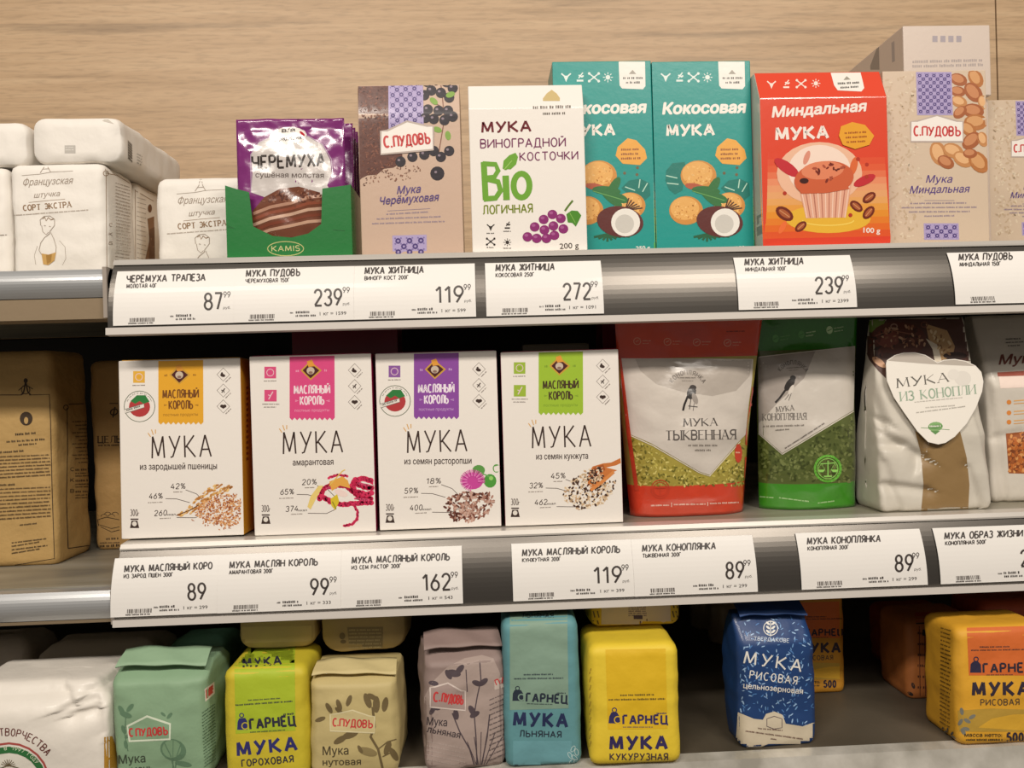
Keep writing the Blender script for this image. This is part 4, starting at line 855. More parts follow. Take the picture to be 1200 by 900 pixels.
# 2 pink
r_, o_, A, dm = carton('flour_carton', 'white carton with pink ribbon and red ribbons-of-amaranth picture', 295, 438, 416.5, .702, ZMR, .044, WB, 'A81E4E', crop=cE, ym=520, seed=3, lean=.0)
king(A, 46, 150, 1.0, 'D94A82', 'F3DCE2', 'E89AB8', 'D94A82', 'D8507E', 0, 'МУКА', 'амарантовая', 153, ('20%', '65%', '374'), 203)
A.part('picture')
am = ['C41E4A', 'D8305C', 'A8183C', 'E0527A']
def tassel(pts, w, c):      # a flower spike: soft rounded beads along a bent line
    out = []
    for (x1, y1), (x2, y2) in zip(pts, pts[1:]):
        k_ = max(1, int(math.hypot(x2-x1, y2-y1)/(w*.35)))
        for i in range(k_): t_ = i/k_; out.append(A.ep(x1+(x2-x1)*t_+A.rng.uniform(-2, 2), y1+(y2-y1)*t_+A.rng.uniform(-2, 2), w*.55, w*.5, 0, 8))
    A.many(out, c)
tassel([(505, 625), (470, 612), (440, 618), (425, 640), (440, 665), (480, 672), (505, 665)], 22, am[1]); tassel([(505, 650), (470, 645), (445, 635), (430, 625)], 20, am[0])
tassel([(305, 690), (315, 655), (350, 635), (400, 640), (430, 660), (460, 690), (505, 690)], 20, am[0]); tassel([(315, 680), (345, 700), (390, 712), (440, 706), (505, 704)], 20, am[1]); tassel([(340, 610), (370, 600), (410, 604)], 10, am[1])
tassel([(432, 710), (446, 738), (445, 768), (425, 786), (392, 792)], 10, am[1]); tassel([(450, 630), (490, 640)], 8, am[3]); tassel([(440, 690), (490, 695)], 8, am[3]); tassel([(330, 650), (370, 646)], 8, am[3])
A.p([(258, 720), (270, 680), (300, 640), (318, 640), (290, 690), (270, 730)], 'E8CE7A'); A.p([(340, 625), (390, 605), (410, 620), (420, 650), (380, 640), (350, 660)], 'E3A84C'); A.e(385, 668, 26, 12, 'F0D8D0', 20); A.l([(340, 640), (390, 585), (400, 580)], 4, 'E3C060'); A.p([(345, 690), (370, 672), (378, 700), (362, 732), (348, 715)], 'D9C030'); A.l([(352, 700), (366, 728)], 4, '8A8A20'); A.finish()
# 3 purple
r_, o_, A, dm = carton('flour_carton', 'white carton with purple ribbon, round apple seal and thistle picture', 442, 585, 414, .702, ZMR, .044, WB, '8E2350', crop=cE, ym=520, seed=4, lean=.02)
king(A, 514, 146, 1.0, '8A4AA0', 'F0E4F0', 'C09ACC', '8A4AA0', '8A5AA0', 1, 'МУКА', 'из семян расторопши', 252, ('18%', '59%', '400'), 156)
A.part('picture'); A.sp([(785, 690), (830, 665), (950, 665), (962, 700), (940, 745), (880, 775), (800, 770)], 230, 9, ['7A4A3C', '9A6A58', '5E342A', 'B08474', 'C8A494'], .5); A.sp([(765, 710), (800, 700), (800, 745), (770, 740)], 6, 8, ['5E342A'], .5)
A.e(903, 582, 24, 20, '5E9A4A'); A.e(946, 622, 24, 26, '4E9A3C'); A.e(970, 575, 14, 16, '5EA04A'); A.l([(905, 590), (930, 600), (950, 610)], 5, '6AA85A'); A.e(950, 612, 8, 8, '9AD070')
A.e(880, 622, 40, 32, 'C8489A', 0, 20)
for i in range(34):
    a = math.radians(100+i*8.2); A.l([(880+20*math.cos(a), 622+18*math.sin(a)), (880+47*math.cos(a), 620+41*math.sin(a))], 3.4, ('D85AAC', 'B83A8C', 'E88AC4')[i % 3])
A.finish()
# 4 green
r_, o_, A, dm = carton('flour_carton', 'white carton with lime green ribbon and scoop of sesame picture', 589.5, 728, 412, .702, ZMR, .044, WB, '9A2A44', crop=cF, ym=520, seed=5, lean=.01)
king(A, 54, 166, .985, '9CBE34', '4A3A20', '7A9A2C', '8AAA2C', '9CB83C', 0, 'МУКА', 'из семян кунжута', 198, ('45%', '32%', '462'), 182)
A.part('picture'); A.p([(385, 625), (400, 600), (440, 588), (470, 585), (505, 568), (508, 608), (480, 620), (440, 660), (400, 690), (380, 670)], 'C9763A'); A.p([(385, 628), (405, 604), (440, 592), (448, 612), (420, 640), (395, 655)], 'A8582A')
A.sp([(285, 700), (320, 650), (380, 610), (440, 600), (440, 640), (400, 690), (450, 660), (488, 650), (480, 690), (440, 740), (350, 765), (300, 735)], 420, 6, ['E8D4B8', 'D8BE9A', '3E2A22', 'F0E2CC', 'C8A884', '4E3428'], .6); A.l([(392, 690), (440, 655), (480, 620)], 12, 'D98A4A'); A.finish()
# deep shadow stock behind the cartons
BK = 'plain boxes standing deep behind the cartons'
for xl, xr, yt, Y, col, lb in ((342, 466, 381, .80, '8E1230', 'dark red box standing in shadow behind the pink ribbon carton'), (612, 690, 404, .80, '8A7A5C', 'dull brown box top showing behind the green ribbon carton'), (706, 790, 372, .84, '8E1230', 'dark red box in shadow behind the red topped pouch')):
    r_, o_, A, dm = carton('flour_carton', lb, xl, xr, yt, Y, ZMR, .045, col, col, ym=400, group=BK); A.finish()

# pumpkin pouch, green pouch
def uvp(xs_l, xs_r):
    return None
def pouch(label, xl, xr, yt, Y, d, h, col, wf, seed, crop, rz=0, lean=0, bands=(), ym=500, amp=.0020, bend=lambda t: 0):
    cx, w, hh = place(xl, xr, yt, Y, ZMR, ym); h = h or hh
    root = root_at('flour_pouch', cx, Y, d, ZMR, label, 'flour pouch', None, rz, lean)
    g = lambda t: (.75+.25*math.sin(PI*min(1, t/.5))) if t < .25 else (1.0 if t < .4 else max(0.03, 1-(t-.4)/.40) ** .8 if t < .8 else .03)
    V, F = pouch_vf(w, d, h, g, wf, seed=seed, amp=amp, bend=bend, NX=34, NZ=56, pw=.5, fr=26)
    mats = [M(col, 'film')]+[M(b[2], 'film') for b in bands]; mi = []
    for f in F:
        z = sum(V[i][2] for i in f)/len(f)/h; m = 0
        for i, b in enumerate(bands):
            if b[0] <= z < b[1]: m = i+1
        mi.append(m)
    o = mesh('pouch_body', V, F, mats, root, mi=mi, smooth=True, fix=True)
    return root, o, Art(root, [o], crop, 'film', grid=3.5, seed=seed), (w, d, h)
r_, o_, A, dm = pouch('red topped pouch with bird, white label and pumpkin-seed-coloured flour window', 731, 890, 373, .715, .052, None, 'A89A44', lambda t: .87+.23*t, 5, cF, bands=((.80, 1.01, 'CC4226'), (-.01, .155, 'D0432A')), rz=.03, bend=lambda t: -.024*t*t)
A.part('flour_window'); A.sp([(548, 495), (620, 530), (800, 634), (842, 648), (962, 515), (985, 500), (985, 672), (565, 672)], 420, 7, ['C8BC5C', '8E8430', 'B4A850', '6E6A28', 'D8CC74'], .5)
A.part('white_label'); A.p([(505, 192), (1005, 195), (1000, 270), (985, 380), (975, 480), (955, 500), (840, 632), (800, 618), (620, 512), (545, 480), (520, 380), (508, 290)], 'CFC7BD')
A.p([(560, 195), (1000, 198), (990, 260), (940, 315), (850, 335), (740, 320), (640, 290), (580, 240)], 'B3AAA0'); A.l([(545, 484), (625, 520), (800, 622), (840, 636), (955, 506)], 3, 'E8E0D0')
A.part('side_strips'); A.p([(500, 190), (508, 190), (545, 480), (575, 690), (560, 690), (530, 480)], 'C4442C'); A.p([(1000, 300), (1006, 300), (985, 480), (980, 690), (968, 690), (975, 480)], 'C4442C')
A.part('bird_drawing'); A.e(772, 322, 17, 26, '2E2A28', 15); A.e(778, 302, 13, 9, '3A3432', 10); A.l([(758, 335), (745, 368), (740, 390)], 8, '2E2A28'); A.l([(770, 345), (764, 385)], 3, '4A4442'); A.e(785, 345, 10, 22, '9A928A', -20); A.l([(782, 362), (778, 390)], 2, '4A4442'); A.l([(760, 372), (795, 376)], 3, '4A4442')
A.part('lettering'); A.arct('КОНОПЛЯНКА', 757, 320, 66, 150, 28, 16, '5A524C', .5); A.mic(720, 268, 792, 268, 4, '6A625C'); A.mic(736, 279, 780, 279, 3, '6A625C')
A.sk('МУКА', 742, 449, 868, 446, 28, '4E4844', .17, .3, .06); A.sk('ТЫКВЕННАЯ', 676, 500, 938, 496, 34, '5A5450', .16, .3, .06); A.mic(760, 524, 870, 524, 8, '7A726A'); A.mic(785, 542, 845, 542, 8, '7A726A')
A.part('header_icons')
for i, x in enumerate((568, 682, 792, 908)): A.ring(x, 128+i*2, 13, 2.4, 'E09A84'); A.l([(x-6, 130+i*2), (x+6, 124+i*2)], 3, 'E09A84'); A.mic(x+20, 128+i*2, x+52, 128+i*2, 4, 'E09A84'); A.mic(x+20, 138+i*2, x+44, 138+i*2, 3, 'E09A84')
A.mic(905, 94, 975, 92, 5, '7A2214')
A.part('round_seal'); A.ring(655, 685, 34, 3.5, 'C8432C'); A.ring(655, 685, 26, 2.5, 'C8432C'); A.l([(635, 680), (675, 680)], 3, 'C8432C'); A.l([(655, 668), (655, 705)], 3, 'C8432C'); A.part('side_seal'); A.e(948, 550, 14, 36, 'C8432C'); A.mic(938, 550, 958, 550, 6, 'E8C0A0'); A.part('footer_lettering')
A.mic(620, 750, 690, 748, 6, 'F0D0C0'); A.mic(706, 746, 826, 744, 6, 'F0D0C0'); A.mic(842, 742, 950, 738, 6, 'F0D0C0'); A.r(696, 736, 699, 752, 'F0D0C0'); A.r(832, 734, 835, 748, 'F0D0C0'); A.finish()

r_, o_, A, dm = pouch('green topped pouch with bird on white label and dark green flour window', 897, 1015, 352, .728, .050, None, '55602E', lambda t: .97+.05*t**2, 9, cG, bands=((.765, 1.01, '2C7A1E'), (-.01, .13, '3E8E22')), rz=-.04, bend=lambda t: -.012*t*t)
A.part('flour_window'); A.sp([(62, 520), (150, 596), (250, 545), (420, 440), (418, 690), (66, 685)], 480, 8, ['4A5626', '66703A', '3E481E', '727C46'], .6)
A.part('white_label'); A.p([(60, 222), (200, 205), (424, 182), (418, 420), (150, 582), (62, 505)], 'CBC4BA'); A.p([(62, 222), (200, 205), (275, 196), (232, 300), (128, 398), (62, 470)], 'A39A92'); A.l([(62, 508), (150, 586), (418, 424)], 3, 'E8E0D0'); A.mic(162, 566, 312, 470, 6, '5A524C')
A.l([(62, 220), (424, 180)], 3, 'E0D8CC')
A.part('bird_drawing'); A.e(178, 322, 14, 30, '2E2A28', 35); A.e(190, 298, 11, 9, '2E2A28'); A.l([(165, 340), (140, 375), (124, 392)], 8, '2E2A28'); A.e(183, 345, 8, 22, 'D8D0C6', 25); A.l([(176, 360), (160, 382)], 2, '4A4442'); A.l([(184, 356), (174, 384)], 2, '4A4442')
A.part('lettering'); A.arct('КОНОПЛЯНКА', 190, 300, 52, 152, 25, 15, '5A524C', .5); A.mic(166, 264, 222, 260, 4, '6A625C'); A.mic(175, 273, 210, 270, 3, '6A625C')
A.sk('МУКА', 128, 428, 194, 420, 19, '6A645E', .17, .3, .08); A.sk('КОНОПЛЯНАЯ', 78, 458, 240, 455, 24, '7A746E', .16, .3, .08); A.mic(78, 484, 234, 480, 7, '7A726A'); A.mic(125, 498, 180, 494, 6, '7A726A')
A.part('scales_seal'); gg = '9ADB6A'; A.ring(321, 640, 48, 9, '5CAA34'); A.arct('НАТУРАЛЬНЫЙ ПРОДУКТ', 321, 640, 44, 250, -80, 8, gg); A.ring(321, 640, 38, 2.5, gg); A.l([(321, 610), (321, 668)], 4, gg); A.l([(293, 622), (349, 618)], 3.5, gg); A.r(306, 666, 336, 671, gg)
for x in (296, 346): A.l([(x, 620), (x-13, 644), (x+13, 644), (x, 620)], 2.5, gg); A.p([(x-14, 644), (x+14, 644), (x+7, 653), (x-7, 653)], gg)
A.part('header_icons')
for x, y in ((125, 150), (222, 135), (328, 118)): A.e(x, y, 12, 15, 'B4D8A0' if x > 300 else '4E9A40'); A.l([(x-8, y+4), (x+8, y-4)], 3, '2C7A1E'); A.mic(x+18, y-4, x+54, y-10, 5, 'B4D8A0' if x > 200 else '5EA050'); A.mic(x+18, y+8, x+50, y+3, 5, 'B4D8A0' if x > 200 else '5EA050')
A.part('footer_lettering'); A.mic(66, 748, 118, 752, 5, 'B8DCA0'); A.mic(138, 752, 250, 766, 5, 'B8DCA0'); A.mic(285, 772, 350, 764, 5, 'B8DCA0'); A.finish()

# heart label bag and the bag at the right
r_, o_, A, dm = bag('flour_bag', 'cream bag with heart-shaped label, dessert photo on top and brown centre window', 1032, 1162, 366, .704, ZMR, .055, 'CBC5B8', 'sack', 'gable', cG, seed=31, amp=.0016, bulge=.004, ym=560, ridge=.62, fr=15, grid=2.2, taper=.13, r=.005, N=170, NL=80, lines=[(480, 200, 550, 470, .006, .010), (440, 400, 560, 470, .004, .008), (470, 470, 690, 600, .005, .010), (600, 560, 470, 560, .003, .007), (540, 700, 700, 720, .004, .008), (860, 380, 930, 760, -.003, .010), (700, 480, 660, 640, .003, .008), (850, 640, 900, 790, .003, .008), (540, 620, 600, 800, .003, .009)])
A.part('brown_window'); A.p([(650, 500), (815, 480), (845, 600), (855, 700), (850, 802), (672, 812), (682, 700), (672, 580)], '8E7248')
A.part('dessert_photo'); A.p([(478, 75), (822, 62), (850, 150), (862, 235), (700, 232), (600, 215), (540, 240), (540, 300), (510, 270), (478, 230), (462, 190), (450, 130)], '4E3028')
A.p([(480, 80), (540, 76), (520, 130), (470, 125)], '6E8A3C'); A.e(590, 150, 105, 62, '5A2C20', 5, 22); A.e(545, 150, 45, 34, '7A3E30', 5); A.p([(690, 95), (770, 120), (800, 180), (790, 220), (740, 235), (735, 190), (700, 150)], 'B89468'); A.p([(690, 150), (735, 175), (750, 235), (725, 240), (715, 190)], 'DCD0BC'); A.e(800, 215, 45, 14, '2E1A14')
A.sp([(500, 110), (640, 95), (690, 130), (695, 180), (560, 185), (500, 170)], 60, 9, ['8A5A40', 'A8785A', '3E1E16', 'C09A7A']); A.sp([(475, 150), (520, 120), (560, 200), (500, 230)], 26, 10, ['2E1812', '5E3024']); A.e(515, 240, 30, 12, 'C89A78', 40); A.l([(500, 140), (560, 120), (640, 135)], 3, '9A6650'); A.l(A.ep(684, 98, 12, 10, 0, 14), 4, '7A4A3C', True); A.l(A.ep(570, 105, 12, 9, 0, 14), 4, 'A88A78', True)
A.sp([(700, 110), (790, 160), (780, 220), (730, 200)], 26, 9, ['C9A878', '8A6440', 'DCC49C'])
A.finish()
# the heart is a card label hung on the bag front
HT = [(541, 248), (545, 232), (575, 212), (610, 203), (650, 202), (690, 212), (722, 232), (735, 240), (760, 230), (800, 227), (840, 234), (878, 252), (900, 276), (908, 312), (903, 350), (880, 410), (845, 470), (800, 520), (765, 543), (738, 549), (700, 540), (660, 500), (610, 430), (570, 370), (545, 310)]
bv = BVHTree.FromPolygons([v.co.copy() for v in o_.data.vertices], [tuple(p_.vertices) for p_ in o_.data.polygons])
inv = Matrix.LocRotScale(r_.location, r_.rotation_euler, None).inverted(); pts = []; o0 = inv @ CAM; ym_ = []
for x, y in HT:
    d_ = (inv.to_3x3() @ ray(870+x/3.2145, 350+y/3.2145)).normalized(); q = bv.ray_cast(o0, d_)[0]; ym_.append(q.y if q else None)
# tangent plane of the hung label: fitted through hit points near its top and foot
val = [(370-0, 0)]; ys = [v for v in ym_ if v is not None]
def hit(x, y):
    d_ = (inv.to_3x3() @ ray(870+x/3.2145, 350+y/3.2145)).normalized(); return bv.ray_cast(o0, d_)[0]
pa, pb, pc = hit(725, 260), hit(735, 520), hit(600, 330)
sl = (pb.y-pa.y)/(pb.z-pa.z); lift = .0045
def plane_pt(x, y):
    d_ = (inv.to_3x3() @ ray(870+x/3.2145, 350+y/3.2145)).normalized(); n_ = Vector((0, 1, -sl)); p0 = Vector((0, pa.y-lift, pa.z)); k_ = (p0-o0).dot(n_)/d_.dot(n_); return o0+d_*k_
P3 = [plane_pt(x, y) for x, y in HT]; nn = len(P3); V = [tuple(p_) for p_ in P3]+[(p_.x, p_.y+.0006, p_.z) for p_ in P3]
F = [(i, (i+1) % nn, nn+(i+1) % nn, nn+i) for i in range(nn)]
for t_ in tessellate_polygon([[Vector((x, y, 0)) for x, y in HT]]): F.append(tuple(t_)); F.append(tuple(nn+i for i in t_[::-1]))
hl = mesh('heart_label', V, F, M('E9E4DA', 'tag'), r_, fix=True); hl['label'] = 'white heart-shaped card label with grey upper lobes'
A = Art(r_, [hl], cG, 'tag', seed=4)
A.part('label_print'); A.p([(548, 234), (576, 214), (610, 206), (650, 205), (690, 215), (722, 235), (735, 243), (760, 233), (800, 230), (840, 237), (876, 254), (820, 252), (700, 246), (600, 238)], 'B4ABA0')
A.e(830, 300, 32, 28, 'DDD8CF', 10, 16); A.e(795, 285, 22, 20, 'E0DBD2'); A.sk('МУКА', 582, 336, 776, 312, 34, '5E5A52', .15, .3, .05); A.sk('ИЗ КОНОПЛИ', 597, 386, 878, 358, 34, '97AC96', .16, .3, .05)
A.mic(648, 392, 830, 374, 4, 'A8A298'); A.mic(690, 413, 800, 405, 5, 'A8A298'); A.mic(655, 432, 840, 408, 5, '9A948A')
A.e(727, 482, 28, 18, '7EAA6A', -5); A.e(727, 482, 28, 7, '5A8A4A', -5); A.l([(672, 486), (780, 494)], 2, '5A8A4A'); A.p([(708, 498), (745, 498), (727, 512)], '5A8A4A'); A.mic(705, 484, 750, 482, 6, 'E8E4DA'); A.finish()
for c_ in list(bpy.data.objects):
    if c_.name.startswith('label_print'): c_.parent = hl

r_, o_, A, dm = bag('flour_bag', 'cream bag with orange grain photo, cut off by the right edge', 1162, 1272, 362, .735, ZMR, .066, 'CFC8BC', 'sack', 'gable', cG, seed=37, amp=.0014, bulge=.003, ym=520, ridge=.4, fr=17, grid=3.5, r=.005, N=120, NL=60, lines=[(935, 330, 1000, 780, .003, .008), (960, 520, 1050, 500, .002, .006)])
A.part('printed_label'); A.p([(960, 278), (1061, 272), (1061, 290), (962, 293)], 'A8503C'); A.p([(965, 294), (1061, 291), (1061, 335), (972, 338)], 'ECD8CC'); A.mic(992, 155, 1050, 153, 5, '3A3430'); A.mic(992, 168, 1060, 165, 5, '4A4440'); A.mic(1000, 180, 1050, 178, 5, '4A4440'); A.t('Мука', 966, 248, 1110, 240, 36, '6E3A2E', 1.2, .3)
for i, y in enumerate((390, 430, 465)): A.e(1004, y, 9, 9, 'D8863A'); A.l([(1022, y-5), (1061, y-8)], 4, 'E0A860'); A.l([(1022, y+6), (1061, y+3)], 3, 'D89A50')
A.p([(992, 508), (1100, 496), (1100, 660), (1003, 658)], '9A5428'); A.sp([(996, 510), (1100, 500), (1100, 655), (1006, 655)], 170, 9, ['C47A3C', 'D89A5C', '7A3E1C', 'B8662C'], .6); A.finish()

# brown paper bags of the left bay
BR = 'brown paper flour bags of the left bay'
KB = 'B5945C'
r_, o_, A, dm = bag('flour_bag', 'brown paper flour bag at the left edge with dense printed text', -52, 64, 412, .79, ZML, .07, KB, 'kraft', 'flat', cM, BR, seed=41, amp=.0016, ym=540)
ib = '3A2A18'
A.part('border_drawing'); A.l([(0, 202), (80, 202), (92, 196)], 3, ib); A.l([(110, 202), (186, 200), (190, 300), (196, 560), (205, 818), (0, 852)], 3, ib); A.l([(70, 185), (84, 172), (97, 165), (112, 172), (124, 180)], 3, ib); A.e(97, 148, 8, 9, ib); A.l([(97, 150), (90, 190), (80, 202)], 5, ib); A.l([(97, 150), (105, 190), (116, 202)], 5, ib); A.ring(97, 182, 16, 3, ib)
A.part('emblem'); A.e(99, 291, 24, 26, ib, 0, 20); A.e(99, 298, 8, 13, KB)
A.part('lettering'); A.mic(58, 355, 145, 348, 9, ib); A.mic(25, 382, 170, 372, 8, ib); A.mic(70, 394, 140, 388, 7, ib); A.mic(0, 422, 90, 416, 8, ib, 1)
for i in range(7): A.mic(0, 438+i*13, 190, 430+i*12.5, 6, '4A3620')
A.mic(0, 545, 60, 543, 8, ib)
for i in range(9): A.mic(0, 560+i*14, 192, 552+i*13.5, 6, '4A3620')
A.mic(75, 695, 140, 688, 6, ib)
for i in range(4): A.mic(45, 762+i*13, 180-(i % 2)*30, 745+i*13, 6, ib)
A.finish()
A = Art(r_, [o_], cM, 'kraft', grid=3.5, seed=43, normal=(1, 0, 0))
A.part('side_border'); A.ring(248, 249, 9, 3, ib); A.l([(252, 250), (254, 400), (250, 600), (256, 780)], 3, ib); A.l([(258, 237), (345, 234)], 3, ib); A.l([(256, 780), (340, 768)], 3, ib)
A.part('side_lettering')
for i in range(12): A.mic(272+(i % 3)*12, 305+i*14, 342, 303+i*14, 5, '4A3620')
for i, c in enumerate('СКВ'): A.t(c, 265, 488+i*41, 279, 488+i*41, 13, ib, 1); A.mic(284, 488+i*41, 342, 486+i*41, 8, '4A3620'); A.mic(284, 500+i*41, 342, 498+i*41, 5, '4A3620'); A.mic(284, 510+i*41, 342, 508+i*41, 5, '4A3620')
A.finish()
r_, o_, A, dm = bag('flour_bag', 'brown paper flour bag with pie drawing, right side hidden by the gold ribbon carton', 107, 205, 422, .855, ZML, .06, 'B08C56', 'kraft', 'flat', cM, BR, seed=47, amp=.0016, ym=540)
A.part('lettering'); A.t('Ф', 412, 285, 440, 285, 36, ib, .3, .2); A.l([(412, 234), (445, 234)], 3, ib); A.sk('ЦЕЛЬН', 370, 382, 480, 380, 24, ib, .2, .3, .1); A.mic(370, 395, 450, 394, 7, ib); A.mic(400, 748, 450, 746, 8, ib); A.mic(376, 762, 450, 760, 5, ib); A.mic(376, 776, 455, 772, 10, ib)
A.part('pie_drawing'); A.l([(368, 672), (372, 695), (420, 718), (450, 710)], 2.5, ib); A.l([(368, 672), (400, 662), (450, 672)], 2.5, ib); A.l([(372, 690), (420, 705), (450, 698)], 2, ib)
for i in range(4): A.l(A.ep(392+i*14, 660-(i % 2)*8, 12, 9, 0, 8, 180, 360), 2, ib)
A.finish()

# ================================================================ LOWEST ROW
cH, cI, cJ, cK, cR = (0, 700, 4.0), (250, 700, 3.4286), (560, 690, 4.0), (820, 680, 3.158), (1020, 690, 4.5)
def sheet(name, root, w, d, h, col, z0, slope=.5, depth=.030, y0=None, tx=0):
    """the folded paper strip along the top of a bag: a thin double sheet sloping back"""
    n, m = 14, 5; V, F = [], []; y0 = -d/2+.006 if y0 is None else y0
    for s_ in (0, 1):
        for j in range(m+1):
            for i in range(n+1):
                u = i/n; x = (u-.5)*w*(1-.03*j/m); y = y0+depth*j/m; z = z0+slope*depth*j/m+.0012*math.sin(u*5+tx)+.0008*math.sin(u*11+j)
                V.append((x, y, z+(.0012 if s_ else 0)))
    k = (n+1)*(m+1)
    for s_ in (0, 1):
        for j in range(m):
            for i in range(n): a = s_*k+j*(n+1)+i; q = (a, a+1, a+n+2, a+n+1); F.append(q if s_ else q[::-1])
    for i in range(n): F.append((i, i+1, k+i+1, k+i)); a = m*(n+1)+i; F.append((a, k+a, k+a+1, a+1))
    return mesh(name, V, F, M(col, 'paper'), root, smooth=True, fix=True)

def garnet(A, X, Y, k, name, lab, pan, body, ink='2A2A5E', ln=None, dk='2A2A3A', pu=(80, 330), py=(60, 545), lw=None):
    """common print: coloured panel, weight-shaped mark, brand word, big title, sub title. crop units of the yellow-green bag"""
    A.part('colour_panel'); A.p([(X(80), Y(py[0])), (X(325), Y(py[0]-4)), (X(330), Y(535)), (X(90), Y(548))], pan)
    A.part('brand_lettering'); A.mic(X(140), Y(416), X(272), Y(408), 6*k, dk, 1); A.mic(X(90), Y(436), X(320), Y(420), 7*k, dk, 1)
    A.p([(X(96), Y(532)), (X(98), Y(500)), (X(104), Y(486)), (X(128), Y(484)), (X(136), Y(496)), (X(138), Y(532))], ink); A.ring(X(114), Y(474), 8*k, 4*k, ink); A.ring(X(128), Y(516), 13*k, 4*k, body)
    A.sk('ГАРНЕЦ', X(150), Y(529), X(330), Y(512), 38*k, dk, .24, gap=.34); A.mic(X(282), Y(474), X(326), Y(470), 8*k, dk); A.mic(X(148), Y(544), X(290), Y(535), 5*k, dk)
    A.part('title_lettering'); A.sk('МУКА', X(98), Y(637), X(334), Y(613), 53*k, ink, .24, gap=.36); A.sk(name, X(116), Y(680), X(116+(lw or 206)), Y(680-.09*(lw or 206)), 26*k, dk, .19, gap=.3)

# large white sack, left
r_, o_, A, dm = bag('flour_sack', 'large white sack with round green and red emblem, lower left corner', -68, 124, 806, .668, ZB, .085, 'E2DCD2', 'sack', 'round', cH, None, 'flour bag', seed=51, amp=.0030, bulge=.006, ym=850, grid=3.5, fr=14, N=150, NL=70, lines=[(250, 420, 330, 500, .004, .008), (300, 530, 520, 470, .003, .012), (400, 465, 520, 385, .004, .012), (340, 560, 430, 540, .004, .008), (450, 520, 470, 640, .003, .008), (100, 380, 200, 440, .003, .010)])
A.part('emblem'); A.ring(42, 868, 188, 10, 'A84A44', 184); A.ring(42, 872, 165, 30, '2E6E3A', 158); A.e(42, 875, 148, 140, 'E6E2D6', 0, 30)
A.arct('ОСНОВАНО В 1997 ГОДУ', 42, 872, 158, 150, 35, 16, 'DCE6C8', .6)
for a in range(0, 180, 20): A.l([(40, 790), (40+34*math.cos(math.radians(a)), 790-32*math.sin(math.radians(a)))], 3, '6A5A3C')
A.l([(0, 800), (40, 785), (90, 798)], 4, '6A5A3C')
A.part('arc_lettering'); A.arct('РАДОСТЬ ТВОРЧЕСТВА', 30, 880, 232, 148, 36, 34, '6A3A34', .6)
A.part('gold_patch'); A.p([(488, 655), (525, 650), (545, 700), (548, 800), (488, 800)], 'B8882C'); A.finish()
# folded grey bags behind
GB = 'grey bag tops in shadow on the lowest shelf'
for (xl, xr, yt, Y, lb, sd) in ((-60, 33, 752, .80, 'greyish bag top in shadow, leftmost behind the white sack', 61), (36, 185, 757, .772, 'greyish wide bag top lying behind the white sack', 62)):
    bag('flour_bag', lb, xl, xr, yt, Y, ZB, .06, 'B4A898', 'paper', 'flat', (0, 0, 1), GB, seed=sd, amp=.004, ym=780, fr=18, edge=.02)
# green bag
GN = '86A584'
r_, o_, A, dm = bag('flour_bag', 'pale green paper bag with folded top and small white-framed red logo', 130, 243, 778, .672, ZB, .070, GN, 'paper', 'gable', cH, None, seed=64, amp=.0022, bulge=.004, ym=840, grid=3.5, ridge=.16)
w, d, h = dm; f_ = sheet('folded_top', r_, w*.95, d, h, '8EAC8C', h*.955, .5, .019)
A.part('plant_drawing'); dg = '5E7E62'
for x, y, rx, ro in ((570, 530, 26, 60), (610, 518, 24, -50), (590, 550, 30, 20), (795, 555, 18, -50), (765, 548, 14, 40), (580, 620, 22, 70), (600, 650, 18, -30), (590, 690, 20, 80)): A.e(x, y, rx, rx*.45, dg, ro)
A.l([(590, 560), (585, 640), (600, 720)], 4, dg); A.e(812, 715, 62, 50, dg, 20, 20); A.e(805, 710, 44, 42, '7A9A78', 0, 18); A.l([(770, 680), (800, 740), (815, 800)], 5, dg); A.l([(850, 680), (830, 740), (822, 800)], 5, dg); A.l([(812, 668), (810, 800)], 3, dg); A.e(860, 780, 40, 12, dg, 10)
A.part('lettering'); A.p([(594, 600), (690, 552), (802, 590), (800, 668), (604, 678)], 'D8E2CC'); A.p([(602, 606), (690, 562), (794, 597), (792, 660), (612, 669)], GN)
A.part('lettering'); A.sk('С', 608, 651, 626, 650, 36, 'C43A3A', .22); A.sk('ПУДОВЪ', 640, 650, 786, 641, 34, 'C43A3A', .22)
A.t('Мука', 558, 780, 682, 772, 40, '3E4A3A', .5); A.t('ячмень', 566, 828, 718, 816, 34, '3E4A3A', .5); A.finish()
A = Art(r_, [o_], cH, 'paper', grid=3.5, seed=3, normal=(1, 0, 0)); A.part('side_lettering'); A.p([(958, 430), (1004, 395), (1006, 450), (962, 490)], 'D8CFC0'); A.p([(964, 434), (998, 408), (1000, 444), (966, 476)], 'C4483E')
for i in range(18): A.mic(948, 545+i*15, 1010, 500+i*15, 5, '3E5A42', 1)
A.finish()
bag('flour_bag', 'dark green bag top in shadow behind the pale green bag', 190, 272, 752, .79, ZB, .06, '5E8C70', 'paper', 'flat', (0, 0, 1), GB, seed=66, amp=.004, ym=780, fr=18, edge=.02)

GBG = 'flour bags with the weight-shaped mark'
def garnet_bag(label, xl, xr, yt, Y, body, crop, seed, name, pan, X, Y_, k, ym=840, d=.068, h=None, ink='2A2A6A', dk='2A2A3A', group=GBG, lw=None, py=(60, 0), top='flat', amp=.0014, extra=None, z0=0):
    r_, o_, A, dm = bag('flour_bag', label, xl, xr, yt, Y, ZB, d, body, 'paper', top, crop, group, seed=seed, amp=amp, bulge=.003, ym=ym, grid=3.5, h=h, z0=z0)
    garnet(A, X, Y_, k, name, '', pan, body, ink, None, dk, py=py, lw=lw)
    if extra: extra(A)
    return r_, o_, A, dm
I_ = lambda a: a
